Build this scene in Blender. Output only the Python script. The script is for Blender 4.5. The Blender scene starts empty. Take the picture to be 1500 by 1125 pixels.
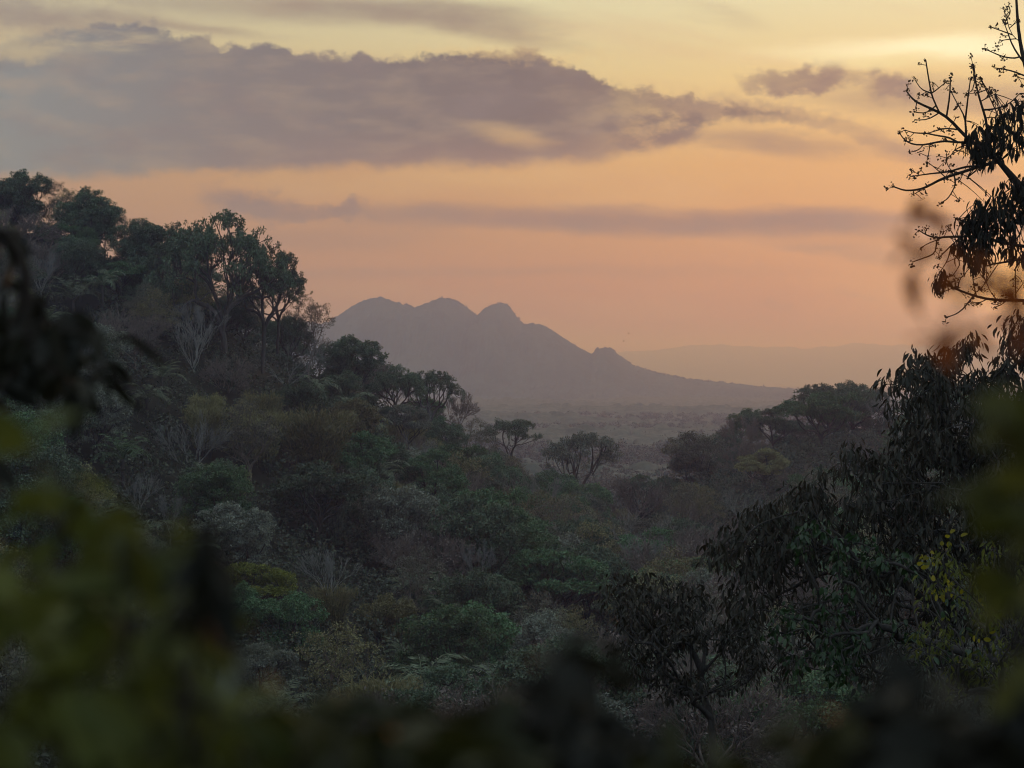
import bpy, math, random
import numpy as np
from mathutils import Vector
PI = math.pi
sc = bpy.context.scene
col = sc.collection

# ------------------------------------------------------------------ camera
F = 4166.67                     # focal length in pixels of a 1500 px wide frame (100 mm lens)
EYE = 100.0                     # eye height above datum
HOR = 555.0                     # row of the true horizon
cam = bpy.data.cameras.new("camera"); camo = bpy.data.objects.new("camera", cam); col.objects.link(camo)
cam.lens = 100.0; cam.sensor_width = 36.0; cam.clip_start = 0.05; cam.clip_end = 80000.0
camo.location = (0, 0, EYE)
camo.rotation_euler = (math.radians(90) - math.atan((562.5 - HOR) / F), 0, 0)
cam.dof.use_dof = True; cam.dof.focus_distance = 130.0; cam.dof.aperture_fstop = 5.6
sc.camera = camo
sc.view_settings.view_transform = 'Standard'; sc.view_settings.look = 'None'
sc.view_settings.exposure = 0.0; sc.view_settings.gamma = 1.0
sc.cycles.volume_bounces = 0; sc.cycles.max_bounces = 5; sc.cycles.diffuse_bounces = 2
sc.cycles.transmission_bounces = 3; sc.cycles.transparent_max_bounces = 6; sc.cycles.glossy_bounces = 1
sc.cycles.volume_step_rate = 4.0; sc.cycles.filter_width = 1.0
sc.cycles.use_denoising = True; sc.cycles.denoising_input_passes = 'RGB_ALBEDO_NORMAL'

# ------------------------------------------------------------------ sun and sky
SUN_AZ = 10.6                   # degrees right of the view direction
SUN_EL = 3.2
sun = bpy.data.lights.new("sun", 'SUN'); suno = bpy.data.objects.new("sun", sun); col.objects.link(suno)
sun.energy = 0.37; sun.angle = math.radians(8); sun.color = (1.0, 0.34, 0.19)
sd = Vector((math.sin(math.radians(SUN_AZ)) * math.cos(math.radians(SUN_EL)), math.cos(math.radians(SUN_AZ)) * math.cos(math.radians(SUN_EL)), math.sin(math.radians(SUN_EL))))
suno.rotation_euler = sd.to_track_quat('Z', 'Y').to_euler()


class NT:
    """small helper for node trees"""
    def __init__(s, tree): s.t = tree
    def n(s, kind, **kw):
        nd = s.t.nodes.new(kind)
        for k, v in kw.items(): setattr(nd, k, v)
        return nd
    def put(s, sock, v):
        if isinstance(v, bpy.types.NodeSocket): s.t.links.new(v, sock)
        elif v is not None: sock.default_value = v
    def m(s, op, a, b=None, c=None, clamp=False):
        nd = s.n('ShaderNodeMath', operation=op, use_clamp=clamp)
        s.put(nd.inputs[0], a); s.put(nd.inputs[1], b)
        if c is not None: s.put(nd.inputs[2], c)
        return nd.outputs[0]
    def vm(s, op, a, b=None):
        nd = s.n('ShaderNodeVectorMath', operation=op); s.put(nd.inputs[0], a); s.put(nd.inputs[1], b); return nd.outputs[0]
    def mix(s, f, a, b, mode='MIX'):
        nd = s.n('ShaderNodeMix', data_type='RGBA', blend_type=mode)
        s.put(nd.inputs[0], f); s.put(nd.inputs[6], a); s.put(nd.inputs[7], b); return nd.outputs[2]
    def ss(s, x, a, b):
        nd = s.n('ShaderNodeMapRange', interpolation_type='SMOOTHSTEP'); s.put(nd.inputs[0], x)
        nd.inputs[1].default_value = a; nd.inputs[2].default_value = b; return nd.outputs[0]
    def comb(s, x, y, z=0.0):
        nd = s.n('ShaderNodeCombineXYZ'); s.put(nd.inputs[0], x); s.put(nd.inputs[1], y); s.put(nd.inputs[2], z); return nd.outputs[0]
    def noise(s, vec, scale, detail=5, rough=0.55, color=False):
        nd = s.n('ShaderNodeTexNoise'); s.put(nd.inputs['Vector'], vec)
        nd.inputs['Scale'].default_value = scale; nd.inputs['Detail'].default_value = detail; nd.inputs['Roughness'].default_value = rough
        return nd.outputs[1 if color else 0]
    def ramp(s, x, stops, interp='EASE'):
        nd = s.n('ShaderNodeValToRGB'); r = nd.color_ramp; r.interpolation = interp
        while len(r.elements) < len(stops): r.elements.new(0.5)
        for e, (p, c) in zip(r.elements, stops): e.position = p; e.color = (*c, 1)
        s.put(nd.inputs[0], x); return nd.outputs[0]
    def fcurve(s, x, pts):
        nd = s.n('ShaderNodeFloatCurve'); c = nd.mapping.curves[0]
        c.points[0].location = pts[0]; c.points[1].location = pts[-1]
        for p in pts[1:-1]: c.points.new(*p)
        nd.mapping.update(); s.put(nd.inputs[1], x); return nd.outputs[0]


def lin(r, g, b):
    f = lambda c: (c / 255 / 12.92) if c / 255 <= 0.04045 else ((c / 255 + 0.055) / 1.055) ** 2.4
    return (f(r), f(g), f(b))


world = bpy.data.worlds.new("World"); sc.world = world; world.use_nodes = True
world.node_tree.nodes.clear(); w = NT(world.node_tree)
# direction -> azimuth and elevation in degrees (azimuth 0 = the way the valley runs)
tc = w.n('ShaderNodeTexCoord').outputs['Generated']
sx = w.n('ShaderNodeSeparateXYZ'); w.put(sx.inputs[0], tc)
az = w.m('MULTIPLY', w.m('ARCTAN2', sx.outputs[0], sx.outputs[1]), 180 / PI)
el = w.m('MULTIPLY', w.m('ARCSINE', sx.outputs[2]), 180 / PI)
DPP = math.degrees(1 / F)       # degrees of arc per unit used in the cloud chart below
U0 = w.m('ADD', w.m('DIVIDE', az, DPP), 750.0)
V0 = w.m('SUBTRACT', HOR, w.m('DIVIDE', el, DPP))
P0 = w.comb(U0, V0)
# billow the chart with turbulence
def warp(scale, amp, ay=1.0, sq=2.0, detail=5, seed=0.0):
    v = w.comb(w.m('MULTIPLY', U0, scale), w.m('MULTIPLY', V0, scale * sq), seed)
    c = w.noise(v, 1.0, detail, 0.6, True)
    c = w.vm('SUBTRACT', c, (0.5, 0.5, 0.5))
    return w.vm('MULTIPLY', c, (amp, amp * ay, 0))
Pb = w.vm('ADD', w.vm('ADD', P0, warp(0.006, 80, 0.30, 2.0, 3, 1.3)), warp(0.024, 84, 0.8, 1.3, 12, 9.1))
sb = w.n('ShaderNodeSeparateXYZ'); w.put(sb.inputs[0], Pb); UB, VB = sb.outputs[0], sb.outputs[1]
Pw = w.vm('ADD', P0, warp(0.005, 190, 0.2, 4.0, 7, 4.4))
sw = w.n('ShaderNodeSeparateXYZ'); w.put(sw.inputs[0], Pw); UW, VW = sw.outputs[0], sw.outputs[1]

fine = w.noise(w.comb(w.m('MULTIPLY', U0, 0.011), w.m('MULTIPLY', V0, 0.034), 2.2), 1.0, 8, 0.6)
streak = w.noise(w.comb(w.m('MULTIPLY', w.m('ADD', U0, w.m('MULTIPLY', V0, -1.1)), 0.0032), w.m('MULTIPLY', w.m('ADD', V0, w.m('MULTIPLY', U0, -0.14)), 0.021), 7.7), 1.0, 7, 0.58)
broad = w.noise(w.comb(w.m('MULTIPLY', U0, 0.0022), w.m('MULTIPLY', V0, 0.010), 3.3), 1.0, 4, 0.5)

# clear-sky part: Nishita at sunset, mostly veiled by a high thin cloud sheet that takes the dusk colours
sky = w.n('ShaderNodeTexSky', sky_type='NISHITA'); sky.sun_disc = False
sky.sun_elevation = math.radians(SUN_EL); sky.sun_rotation = math.radians(SUN_AZ); sky.dust_density = 3.0; sky.ozone_density = 1.5
nish = w.vm('MULTIPLY', sky.outputs[0], (0.10, 0.10, 0.10))
vv = w.m('DIVIDE', V0, 600.0)
veil = w.ramp(vv, [(0.0, lin(204, 214, 190)), (0.20, lin(200, 190, 146)), (0.40, lin(178, 138, 84)), (0.55, lin(160, 118, 80)), (0.75, lin(148, 92, 60)), (0.88, lin(148, 80, 50)), (0.96, lin(148, 80, 50))], 'LINEAR')
hi = w.ss(V0, -400.0, -4200.0)                                   # toward the zenith the veil is cooler, and brightened to light the hill
veil = w.mix(hi, veil, (0.62, 0.84, 1.0, 1))
# away from the sun: cooler, brightened beyond a real sky to light the hill
side = w.ss(w.m('ABSOLUTE', w.m('SUBTRACT', U0, 1500.0)), 900.0, 8000.0)
veil = w.mix(side, veil, (0.60, 0.82, 0.98, 1))
leftg = w.ss(U0, 900.0, -200.0)
veil = w.mix(w.m('MULTIPLY', leftg, 0.35), veil, (*lin(190, 150, 130), 1))
veil = w.mix(w.m('MULTIPLY', w.m('SUBTRACT', streak, 0.5), 1.1, None, True), veil, (*lin(176, 140, 124), 1))
veil = w.mix(w.m('MULTIPLY', w.m('SUBTRACT', broad, 0.55), 0.9, None, True), veil, (*lin(226, 208, 156), 1))
base = w.mix(0.86, nish, veil)

# cloud chart -----------------------------------------------------
def smooth_band(top, bot, soft_t, soft_b, lo=-400.0, hi_=1500.0):
    x = w.m('DIVIDE', w.m('SUBTRACT', UB, lo), hi_ - lo, None, True)
    T = w.m('MULTIPLY', w.fcurve(x, [((u - lo) / (hi_ - lo), y / 600) for u, y in top]), 600.0)
    B = w.m('MULTIPLY', w.fcurve(x, [((u - lo) / (hi_ - lo), y / 600) for u, y in bot]), 600.0)
    a = w.ss(w.m('SUBTRACT', VB, T), -soft_t, soft_t)
    b = w.ss(w.m('SUBTRACT', B, w.m('ADD', w.m('MULTIPLY', VB, 0.5), w.m('MULTIPLY', V0, 0.5))), -soft_b, soft_b)
    return w.m('MULTIPLY', a, b)
main = smooth_band([(-400, 120), (-60, 95), (70, 62), (150, 48), (300, 64), (480, 82), (640, 92), (780, 80), (845, 92), (880, 124), (1000, 142), (1080, 158), (1180, 178), (1500, 190)],
                   [(-400, 285), (0, 268), (250, 256), (450, 246), (600, 242), (760, 240), (880, 232), (980, 210), (1080, 182), (1180, 176), (1500, 186)], 7, 13)
def blob(cx, cy, rx, ry, rot=0.0, soft=0.5, wisp=False, amt=1.0):
    a, b = (UW, VW) if wisp else (UB, VB)
    dx = w.m('SUBTRACT', a, cx); dy = w.m('SUBTRACT', b, cy); c, s_ = math.cos(rot), math.sin(rot)
    ex = w.m('DIVIDE', w.m('ADD', w.m('MULTIPLY', dx, c), w.m('MULTIPLY', dy, s_)), rx)
    ey = w.m('DIVIDE', w.m('ADD', w.m('MULTIPLY', dx, -s_), w.m('MULTIPLY', dy, c)), ry)
    r = w.m('SQRT', w.m('ADD', w.m('MULTIPLY', ex, ex), w.m('MULTIPLY', ey, ey)))
    return w.m('MULTIPLY', w.ss(r, 1 + soft, 1 - soft), amt)
def union(*ms):
    o = None
    for k in ms: o = k if o is None else w.m('SUBTRACT', w.m('ADD', o, k), w.m('MULTIPLY', o, k))
    return o
notch = blob(740, 198, 50, 11, 0.15, 0.95, True, 0.6)
notch2 = blob(30, 80, 80, 13, 0.0, 0.95, False, 0.6)
rag = w.m('MULTIPLY', w.ss(U0, 800.0, 1080.0), w.ss(w.noise(w.comb(w.m('MULTIPLY', U0, 0.012), w.m('MULTIPLY', V0, 0.022), 6.6), 1.0, 8, .62), 0.42, 0.60))
rag2 = w.m('MULTIPLY', w.m('MULTIPLY', w.ss(U0, 420.0, 60.0), w.ss(V0, 110.0, 60.0)), w.ss(w.noise(w.comb(w.m('MULTIPLY', U0, 0.007), w.m('MULTIPLY', V0, 0.03), 16.6), 1.0, 8, .62), 0.40, 0.62))
main = w.m('MULTIPLY', main, w.m('MULTIPLY', w.m('SUBTRACT', 1.0, w.m('MULTIPLY', rag, 0.85)), w.m('SUBTRACT', 1.0, w.m('MULTIPLY', rag2, 0.8))))
main = w.m('MULTIPLY', main, w.m('MULTIPLY', w.m('SUBTRACT', 1.0, notch), w.m('SUBTRACT', 1.0, notch2)))
thin = union(blob(600, 22, 170, 22, 0.06, 0.75, True, 0.62), blob(730, 48, 100, 14, 0.15, 0.8, True, 0.45), blob(330, 8, 260, 20, 0.05, 0.8, True, 0.45),
             blob(40, 34, 130, 28, 0.1, 0.8, False, 0.7), blob(230, 40, 110, 9, 0.1, 0.9, True, 0.5), blob(1060, 30, 60, 12, 0.2, 0.95, True, 0.18),
             blob(980, 325, 330, 17, 0.02, 0.7, True, 0.85), blob(1320, 335, 260, 20, 0.03, 0.7, True, 0.82), blob(700, 318, 200, 17, 0.0, 0.8, True, 0.65),
             blob(370, 302, 62, 19, 0.1, 0.7, False, 0.95), blob(455, 312, 40, 11, 0.0, 0.7, False, 0.8), blob(520, 308, 38, 12, 0.0, 0.7, False, 0.9), blob(620, 152, 30, 10, 0.0, 0.9, False, 0.3), blob(480, 350, 160, 14, 0.0, 0.8, True, 0.35),
             blob(640, 398, 420, 9, 0.0, 0.8, True, 0.30), blob(1260, 372, 110, 9, 0.1, 0.8, True, 0.55), blob(1270, 434, 42, 7, 0.2, 0.8, True, 0.35), blob(1130, 445, 35, 8, 0.2, 0.8, True, 0.25),
             blob(1170, 122, 75, 15, -0.03, 0.55, False, 0.85), blob(1225, 108, 26, 16, 0.0, 0.6, False, 0.7), blob(1295, 128, 34, 20, 0.1, 0.6, False, 0.85),
             blob(1010, 158, 85, 15, 0.22, 0.6, False, 0.72), blob(1150, 172, 110, 13, 0.2, 0.8, False, 0.5), blob(1120, 212, 120, 15, 0.12, 0.8, True, 0.62),
             blob(1400, 150, 190, 24, 0.05, 0.8, True, 0.62), blob(1350, 235, 110, 12, 0.3, 0.8, True, 0.6), blob(1440, 360, 140, 20, 0.0, 0.8, True, 0.5))
# elsewhere in the sky: drifting stratocumulus
outside = w.m('MAXIMUM', w.ss(w.m('ABSOLUTE', w.m('SUBTRACT', U0, 750.0)), 900.0, 1500.0), w.ss(V0, -60.0, -500.0))
gen = w.noise(w.vm('MULTIPLY', tc, (1.6, 1.6, 6.0)), 1.7, 7, 0.6)
gen = w.m('MULTIPLY', w.ss(gen, 0.42, 0.60), w.m('MULTIPLY', outside, 0.8))

cl_col = w.ramp(w.m('DIVIDE', U0, 1500.0), [(0.0, lin(128, 135, 144)), (0.22, lin(118, 112, 115)), (0.5, lin(104, 91, 87)), (0.70, lin(126, 102, 84)), (0.95, lin(156, 126, 102))], 'LINEAR')
low = w.ss(V0, 175.0, 262.0)
cl_col = w.mix(w.m('MULTIPLY', low, w.m('MULTIPLY', w.ss(U0, 100.0, 800.0), 0.6)), cl_col, (*lin(166, 126, 112), 1))
cl_col = w.mix(w.m('MULTIPLY', w.m('SUBTRACT', fine, 0.46), 1.6, None, True), cl_col, (*lin(178, 154, 132), 1))
cl_col = w.mix(w.m('MULTIPLY', w.ss(w.noise(w.comb(w.m('MULTIPLY', U0, 0.006), w.m('MULTIPLY', V0, 0.016), 5.0), 1.0, 6, .6), 0.45, 0.7), 0.5), cl_col, (*lin(122, 108, 110), 1))
cl_col = w.mix(side, cl_col, (0.48, 0.60, 0.74, 1))
out = w.mix(w.m('MULTIPLY', thin, w.m('ADD', 0.50, w.m('MULTIPLY', fine, 1.0)), None, True), base, w.mix(0.5, cl_col, (*lin(148, 116, 106), 1)))
out = w.mix(gen, out, cl_col)
out = w.mix(w.m('MULTIPLY', main, 0.97), out, cl_col)
# bright silver-gold breaks round the hidden sun
def add_glow(o, cx, cy, rx, ry, colr, amt, rot=0.0, wisp=True):
    return w.mix(blob(cx, cy, rx, ry, rot, 0.95, wisp, amt), o, (*colr, 1), 'MIX')
out = add_glow(out, 1370, 78, 170, 15, (1.25, 1.12, 0.82), 0.95, -0.03)
out = add_glow(out, 1300, 92, 90, 10, lin(250, 226, 160), 0.6, 0.0)
out = add_glow(out, 760, 84, 120, 7, lin(232, 196, 130), 0.35, 0.0, False)
out = add_glow(out, 1470, 420, 190, 85, lin(240, 178, 92), 0.9)
out = add_glow(out, 1500, 420, 70, 40, (2.4, 1.3, 0.42), 0.95)
bg = w.n('ShaderNodeBackground'); w.put(bg.inputs[0], out); bg.inputs[1].default_value = 1.0
wo = w.n('ShaderNodeOutputWorld'); world.node_tree.links.new(bg.outputs[0], wo.inputs[0])
world.cycles.sampling_method = 'MANUAL'; world.cycles.sample_map_resolution = 1024

# ------------------------------------------------------------------ materials
def principled(name):
    m = bpy.data.materials.new(name); m.use_nodes = True; t = NT(m.node_tree)
    return m, t, m.node_tree.nodes['Principled BSDF'], m.node_tree.nodes['Material Output']

def leaf_mat(name, c, c2=None, trans=0.16, rough=0.6, var=0.6, spec=0.25):
    """leaf colour varies leaf by leaf, patch by patch and tree by tree"""
    m, t, b, o = principled(name)
    c2 = c2 or (c[0] * 1.3, c[1] * 1.1, c[2] * 0.9)
    g = t.n('ShaderNodeNewGeometry'); oi = t.n('ShaderNodeObjectInfo')
    tcn = t.n('ShaderNodeTexCoord').outputs['Object']
    f = t.m('ADD', t.m('MULTIPLY', g.outputs['Random Per Island'], 0.6), t.m('MULTIPLY', t.noise(tcn, 0.5, 2), 0.5), None, True)
    cc = t.mix(f, (*c, 1), (*c2, 1))
    val = t.m('ADD', 1 - var * 1.0, t.m('MULTIPLY', t.m('ADD', g.outputs['Random Per Island'], oi.outputs['Random']), var))
    hs = t.n('ShaderNodeHueSaturation'); t.put(hs.inputs['Color'], cc); t.put(hs.inputs['Value'], val)
    t.put(hs.inputs['Hue'], t.m('ADD', 0.485, t.m('MULTIPLY', oi.outputs['Random'], 0.03)))
    t.put(b.inputs['Base Color'], hs.outputs[0]); b.inputs['Roughness'].default_value = rough
    b.inputs['Specular IOR Level'].default_value = spec
    tr = t.n('ShaderNodeBsdfTranslucent'); t.put(tr.inputs[0], t.mix(0.5, hs.outputs[0], (c2[0], c2[1], c2[2] * 0.5, 1)))
    mx = t.n('ShaderNodeMixShader'); mx.inputs[0].default_value = trans
    t.put(mx.inputs[1], b.outputs[0]); t.put(mx.inputs[2], tr.outputs[0]); t.put(o.inputs[0], mx.outputs[0])
    return m

def bark_mat(name, c, c2, scale=2.0):
    m, t, b, o = principled(name)
    tcn = t.n('ShaderNodeTexCoord').outputs['Object']; oi = t.n('ShaderNodeObjectInfo')
    n = t.noise(t.vm('MULTIPLY', tcn, (scale, scale, scale * 0.35)), 1.5, 6, 0.65)
    cc = t.mix(t.ss(n, 0.35, 0.65), (*c, 1), (*c2, 1))
    cc = t.mix(t.m('MULTIPLY', oi.outputs['Random'], 0.35), cc, (*[q * 0.45 for q in c], 1))
    t.put(b.inputs['Base Color'], cc); b.inputs['Roughness'].default_value = 0.9; b.inputs['Specular IOR Level'].default_value = 0.1
    bp = t.n('ShaderNodeBump'); bp.inputs['Strength'].default_value = 0.5; t.put(bp.inputs['Height'], n); t.put(b.inputs['Normal'], bp.outputs[0])
    return m

def canopy_mat(name, c, c2, scale):
    m, t, b, o = principled(name)
    pos = t.n('ShaderNodeNewGeometry').outputs['Position']
    n1 = t.noise(pos, scale, 3, 0.6); n2 = t.noise(pos, scale * 6, 4, 0.7)
    cc = t.mix(t.ss(n1, 0.35, 0.65), (*c, 1), (*c2, 1))
    cc = t.mix(t.ss(n2, 0.3, 0.7), cc, t.mix(1.0, cc, (0.55, 0.6, 0.55, 1), 'MULTIPLY'))
    t.put(b.inputs['Base Color'], cc); b.inputs['Roughness'].default_value = 0.9; b.inputs['Specular IOR Level'].default_value = 0.05
    return m

M = {}
M['dark_leaf'] = leaf_mat('dark_evergreen_leaf', (0.056, 0.090, 0.059), (0.090, 0.124, 0.073))
M['green_leaf'] = leaf_mat('green_leaf', (0.055, 0.110, 0.055), (0.086, 0.150, 0.066))
M['olive_leaf'] = leaf_mat('olive_leaf', (0.128, 0.128, 0.060), (0.179, 0.164, 0.078))
M['yellow_leaf'] = leaf_mat('yellow_green_leaf', (0.11, 0.15, 0.025), (0.17, 0.19, 0.03))
M['brown_leaf'] = leaf_mat('brown_leaf', (0.087, 0.090, 0.069), (0.127, 0.120, 0.087))
M['grey_leaf'] = leaf_mat('grey_green_leaf', (0.121, 0.137, 0.113), (0.177, 0.193, 0.153))
M['palm_leaf'] = leaf_mat('palm_leaf', (0.078, 0.108, 0.068), (0.128, 0.150, 0.090))
M['bark'] = bark_mat('dark_bark', (0.050, 0.044, 0.040), (0.085, 0.076, 0.068))
M['pale_bark'] = bark_mat('pale_bark', (0.15, 0.15, 0.145), (0.23, 0.23, 0.22))
M['brown_bark'] = bark_mat('brown_bark', (0.13, 0.105, 0.095), (0.18, 0.15, 0.13))
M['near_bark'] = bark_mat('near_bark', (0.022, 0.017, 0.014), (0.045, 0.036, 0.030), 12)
M['grey_near_bark'] = bark_mat('grey_near_bark', (0.09, 0.08, 0.078), (0.15, 0.135, 0.13), 10)
M['soil'] = canopy_mat('forest_floor', (0.020, 0.019, 0.014), (0.032, 0.030, 0.020), 0.05)
M['under'] = leaf_mat('undergrowth_leaf', (0.026, 0.036, 0.025), (0.062, 0.072, 0.048))
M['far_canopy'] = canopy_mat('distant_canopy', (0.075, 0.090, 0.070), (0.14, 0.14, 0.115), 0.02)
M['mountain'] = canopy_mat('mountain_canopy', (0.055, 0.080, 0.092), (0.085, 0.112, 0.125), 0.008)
M['droop_leaf'] = leaf_mat('drooping_brown_leaf', (0.014, 0.019, 0.011), (0.034, 0.026, 0.017), 0.12, 0.55, 0.5, 0.3)
M['fresh_leaf'] = leaf_mat('fresh_green_leaf', (0.012, 0.028, 0.010), (0.022, 0.05, 0.014), 0.2, 0.45, 0.3, 0.4)
M['gold_leaf'] = leaf_mat('yellow_leaf', (0.10, 0.10, 0.01), (0.30, 0.27, 0.02), 0.45)
M['bush_leaf'] = leaf_mat('near_bush_leaf', (0.030, 0.050, 0.014), (0.112, 0.110, 0.024), 0.45, 0.5, 0.6, 0.2)
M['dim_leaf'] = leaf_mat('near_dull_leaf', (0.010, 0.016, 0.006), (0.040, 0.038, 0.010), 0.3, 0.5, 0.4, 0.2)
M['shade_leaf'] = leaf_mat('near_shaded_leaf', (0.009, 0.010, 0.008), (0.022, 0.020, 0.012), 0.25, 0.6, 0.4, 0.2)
M['rust_leaf'] = leaf_mat('near_rust_leaf', (0.16, 0.045, 0.015), (0.30, 0.09, 0.02), 0.6, 0.6, 0.3, 0.1)
M['mid_near_bark'] = bark_mat('mid_near_bark', (0.035, 0.031, 0.029), (0.065, 0.058, 0.054), 10)
M['bud'] = leaf_mat('flower_bud', (0.03, 0.016, 0.010), (0.05, 0.024, 0.012), 0.15)
M['feather'] = leaf_mat('bird_feather', (0.02, 0.018, 0.016), (0.03, 0.026, 0.022), 0.0)

# ------------------------------------------------------------------ mesh helpers
class Buf:
    def __init__(s): s.v = []; s.q = []; s.t = []; s.n = 0
    def add(s, v, q=None, t=None):
        v = np.asarray(v, np.float32).reshape(-1, 3)
        if q is not None and len(q): s.q.append(np.asarray(q, np.int32).reshape(-1, 4) + s.n)
        if t is not None and len(t): s.t.append(np.asarray(t, np.int32).reshape(-1, 3) + s.n)
        s.v.append(v); s.n += len(v)
    def arrays(s):
        v = np.concatenate(s.v) if s.v else np.zeros((0, 3), np.float32)
        q = np.concatenate(s.q) if s.q else np.zeros((0, 4), np.int32)
        t = np.concatenate(s.t) if s.t else np.zeros((0, 3), np.int32)
        return v, q, t
    def mesh(s, name, mat, smooth=False):
        v, q, t = s.arrays(); me = bpy.data.meshes.new(name)
        me.vertices.add(len(v)); me.vertices.foreach_set('co', v.ravel())
        nl = q.size + t.size; me.loops.add(nl); me.loops.foreach_set('vertex_index', np.concatenate([q.ravel(), t.ravel()]))
        npoly = len(q) + len(t); me.polygons.add(npoly)
        st = np.concatenate([np.arange(len(q)) * 4, q.size + np.arange(len(t)) * 3]).astype(np.int32)
        me.polygons.foreach_set('loop_start', st)
        if smooth: me.polygons.foreach_set('use_smooth', np.ones(npoly, bool))
        me.update(calc_edges=True); me.validate() if False else None
        me.materials.append(mat); return me

def link(name, me, parent=None, loc=None):
    o = bpy.data.objects.new(name, me); col.objects.link(o)
    if parent is not None: o.parent = parent
    if loc is not None: o.location = loc
    return o

def norm(a): return a / np.maximum(np.linalg.norm(a, axis=-1, keepdims=True), 1e-9)

class Tubes:
    """collects polylines and writes them as tapering tubes"""
    def __init__(s): s.by = {}
    def add(s, P, R, sides=5):
        P = np.asarray(P, float); R = np.asarray(R, float); s.by.setdefault((len(P), sides), []).append((P, R))
    def into(s, buf):
        for (n, k), L in s.by.items():
            P = np.stack([a for a, _ in L]); R = np.stack([r for _, r in L]); m = len(L)
            T = np.empty_like(P); T[:, 1:-1] = P[:, 2:] - P[:, :-2]; T[:, 0] = P[:, 1] - P[:, 0]; T[:, -1] = P[:, -1] - P[:, -2]; T = norm(T)
            ref = np.where(np.abs(norm(P[:, -1:] - P[:, :1])[..., 2:3]) > 0.9, np.array([[[1.0, 0, 0]]]), np.array([[[0, 0, 1.0]]]))
            A = norm(np.cross(T, np.broadcast_to(ref, T.shape))); B = np.cross(T, A)
            th = np.arange(k) * 2 * PI / k
            V = P[:, :, None] + R[:, :, None, None] * (A[:, :, None] * np.cos(th)[None, None, :, None] + B[:, :, None] * np.sin(th)[None, None, :, None])
            i = np.arange(n - 1)[:, None] * k; j = np.arange(k)[None]; j2 = (j + 1) % k
            q = np.stack([i + j, i + j2, i + k + j2, i + k + j], -1).reshape(-1, 4)
            q = (q[None] + (np.arange(m) * n * k)[:, None, None]).reshape(-1, 4)
            buf.add(V.reshape(-1, 3), q)

def rand_unit(rng, n):
    return norm(rng.normal(size=(n, 3)))

def bez(a, b, c, n):
    t = np.linspace(0, 1, n)[:, None]; return (1 - t) ** 2 * a + 2 * t * (1 - t) * b + t ** 2 * c

# leaf outlines: (along, across, lift)
DIA = (np.array([[0, 0, 0], [.45, -.5, .06], [1, 0, -.05], [.45, .5, .06]]), np.array([[0, 1, 2, 3]]), None)
def lance_shape(bend=0.25, fold=0.18, sec=((.16, .55), (.42, 1.0), (.72, .8))):
    v = [[0, 0, 0]]; q = []; t = []
    for (x, wd) in sec:
        z = -bend * x * x
        v += [[x, -.5 * wd, z + fold * wd * .5], [x, 0, z], [x, .5 * wd, z + fold * wd * .5]]
    v.append([1, 0, -bend]); k = len(sec)
    t += [[0, 2, 1], [0, 3, 2]]
    for i in range(k - 1):
        a = 1 + 3 * i; b = a + 3; q += [[a, a + 1, b + 1, b], [a + 1, a + 2, b + 2, b + 1]]
    a = 1 + 3 * (k - 1); e = len(v) - 1; t += [[a, a + 1, e], [a + 1, a + 2, e]]
    return np.array(v, float), np.array(q), np.array(t)
LANCE = lance_shape()
OVAL = lance_shape(0.3, 0.14, ((.12, .6), (.38, 1.0), (.68, .92), (.88, .5)))

def leaves(buf, pos, axis, nrm, L, W, shape=DIA):
    v, q, t = shape; N = len(pos); k = len(v)
    X = norm(axis); Z = norm(nrm - (nrm * X).sum(-1, keepdims=True) * X); Y = np.cross(Z, X)
    L = np.broadcast_to(L, (N,)); W = np.broadcast_to(W, (N,))
    V = pos[:, None] + X[:, None] * (v[None, :, 0:1] * L[:, None, None]) + Y[:, None] * (v[None, :, 1:2] * W[:, None, None]) + Z[:, None] * (v[None, :, 2:3] * L[:, None, None])
    off = (np.arange(N) * k)[:, None, None]
    buf.add(V.reshape(-1, 3), (q[None] + off).reshape(-1, 4) if q is not None and len(q) else None, (t[None] + off).reshape(-1, 3) if t is not None and len(t) else None)

def clump_leaves(buf, rng, C, rc, n, size, flat=0.55, up=0.6, shape=DIA, aspect=0.55, droop=0.0):
    """n leaves round each clump centre C with radius rc"""
    C = np.repeat(C, n, axis=0); N = len(C)
    rc = np.repeat(np.broadcast_to(rc, (N // n,)), n)
    d = rand_unit(rng, N); r = rng.random(N) ** 0.45
    off = d * (r * rc)[:, None]; off[:, 2] *= flat
    nr = rand_unit(rng, N); nr[:, 2] = np.abs(nr[:, 2]) + up
    ax = rand_unit(rng, N) + d * 0.7; ax[:, 2] -= droop
    s = size * rng.uniform(0.6, 1.35, N)
    leaves(buf, C + off, ax, nr, s, s * aspect, shape)

# ------------------------------------------------------------------ tree prototypes (built once, copied later)
def limb(tb, rng, a, b, r0, r1, sag=0.15, n=6, sides=5, wob=0.05):
    a = np.asarray(a, float); b = np.asarray(b, float); L = np.linalg.norm(b - a)
    mid = a * 0.5 + b * 0.5 + np.array([0, 0, sag * L]) * (1 if sag > 0 else 1) + rng.normal(size=3) * wob * L
    P = bez(a, mid, b, n); P[1:-1] += rng.normal(size=(n - 2, 3)) * wob * L * 0.35
    tb.add(P, np.linspace(r0, r1, n), sides); return P

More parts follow.
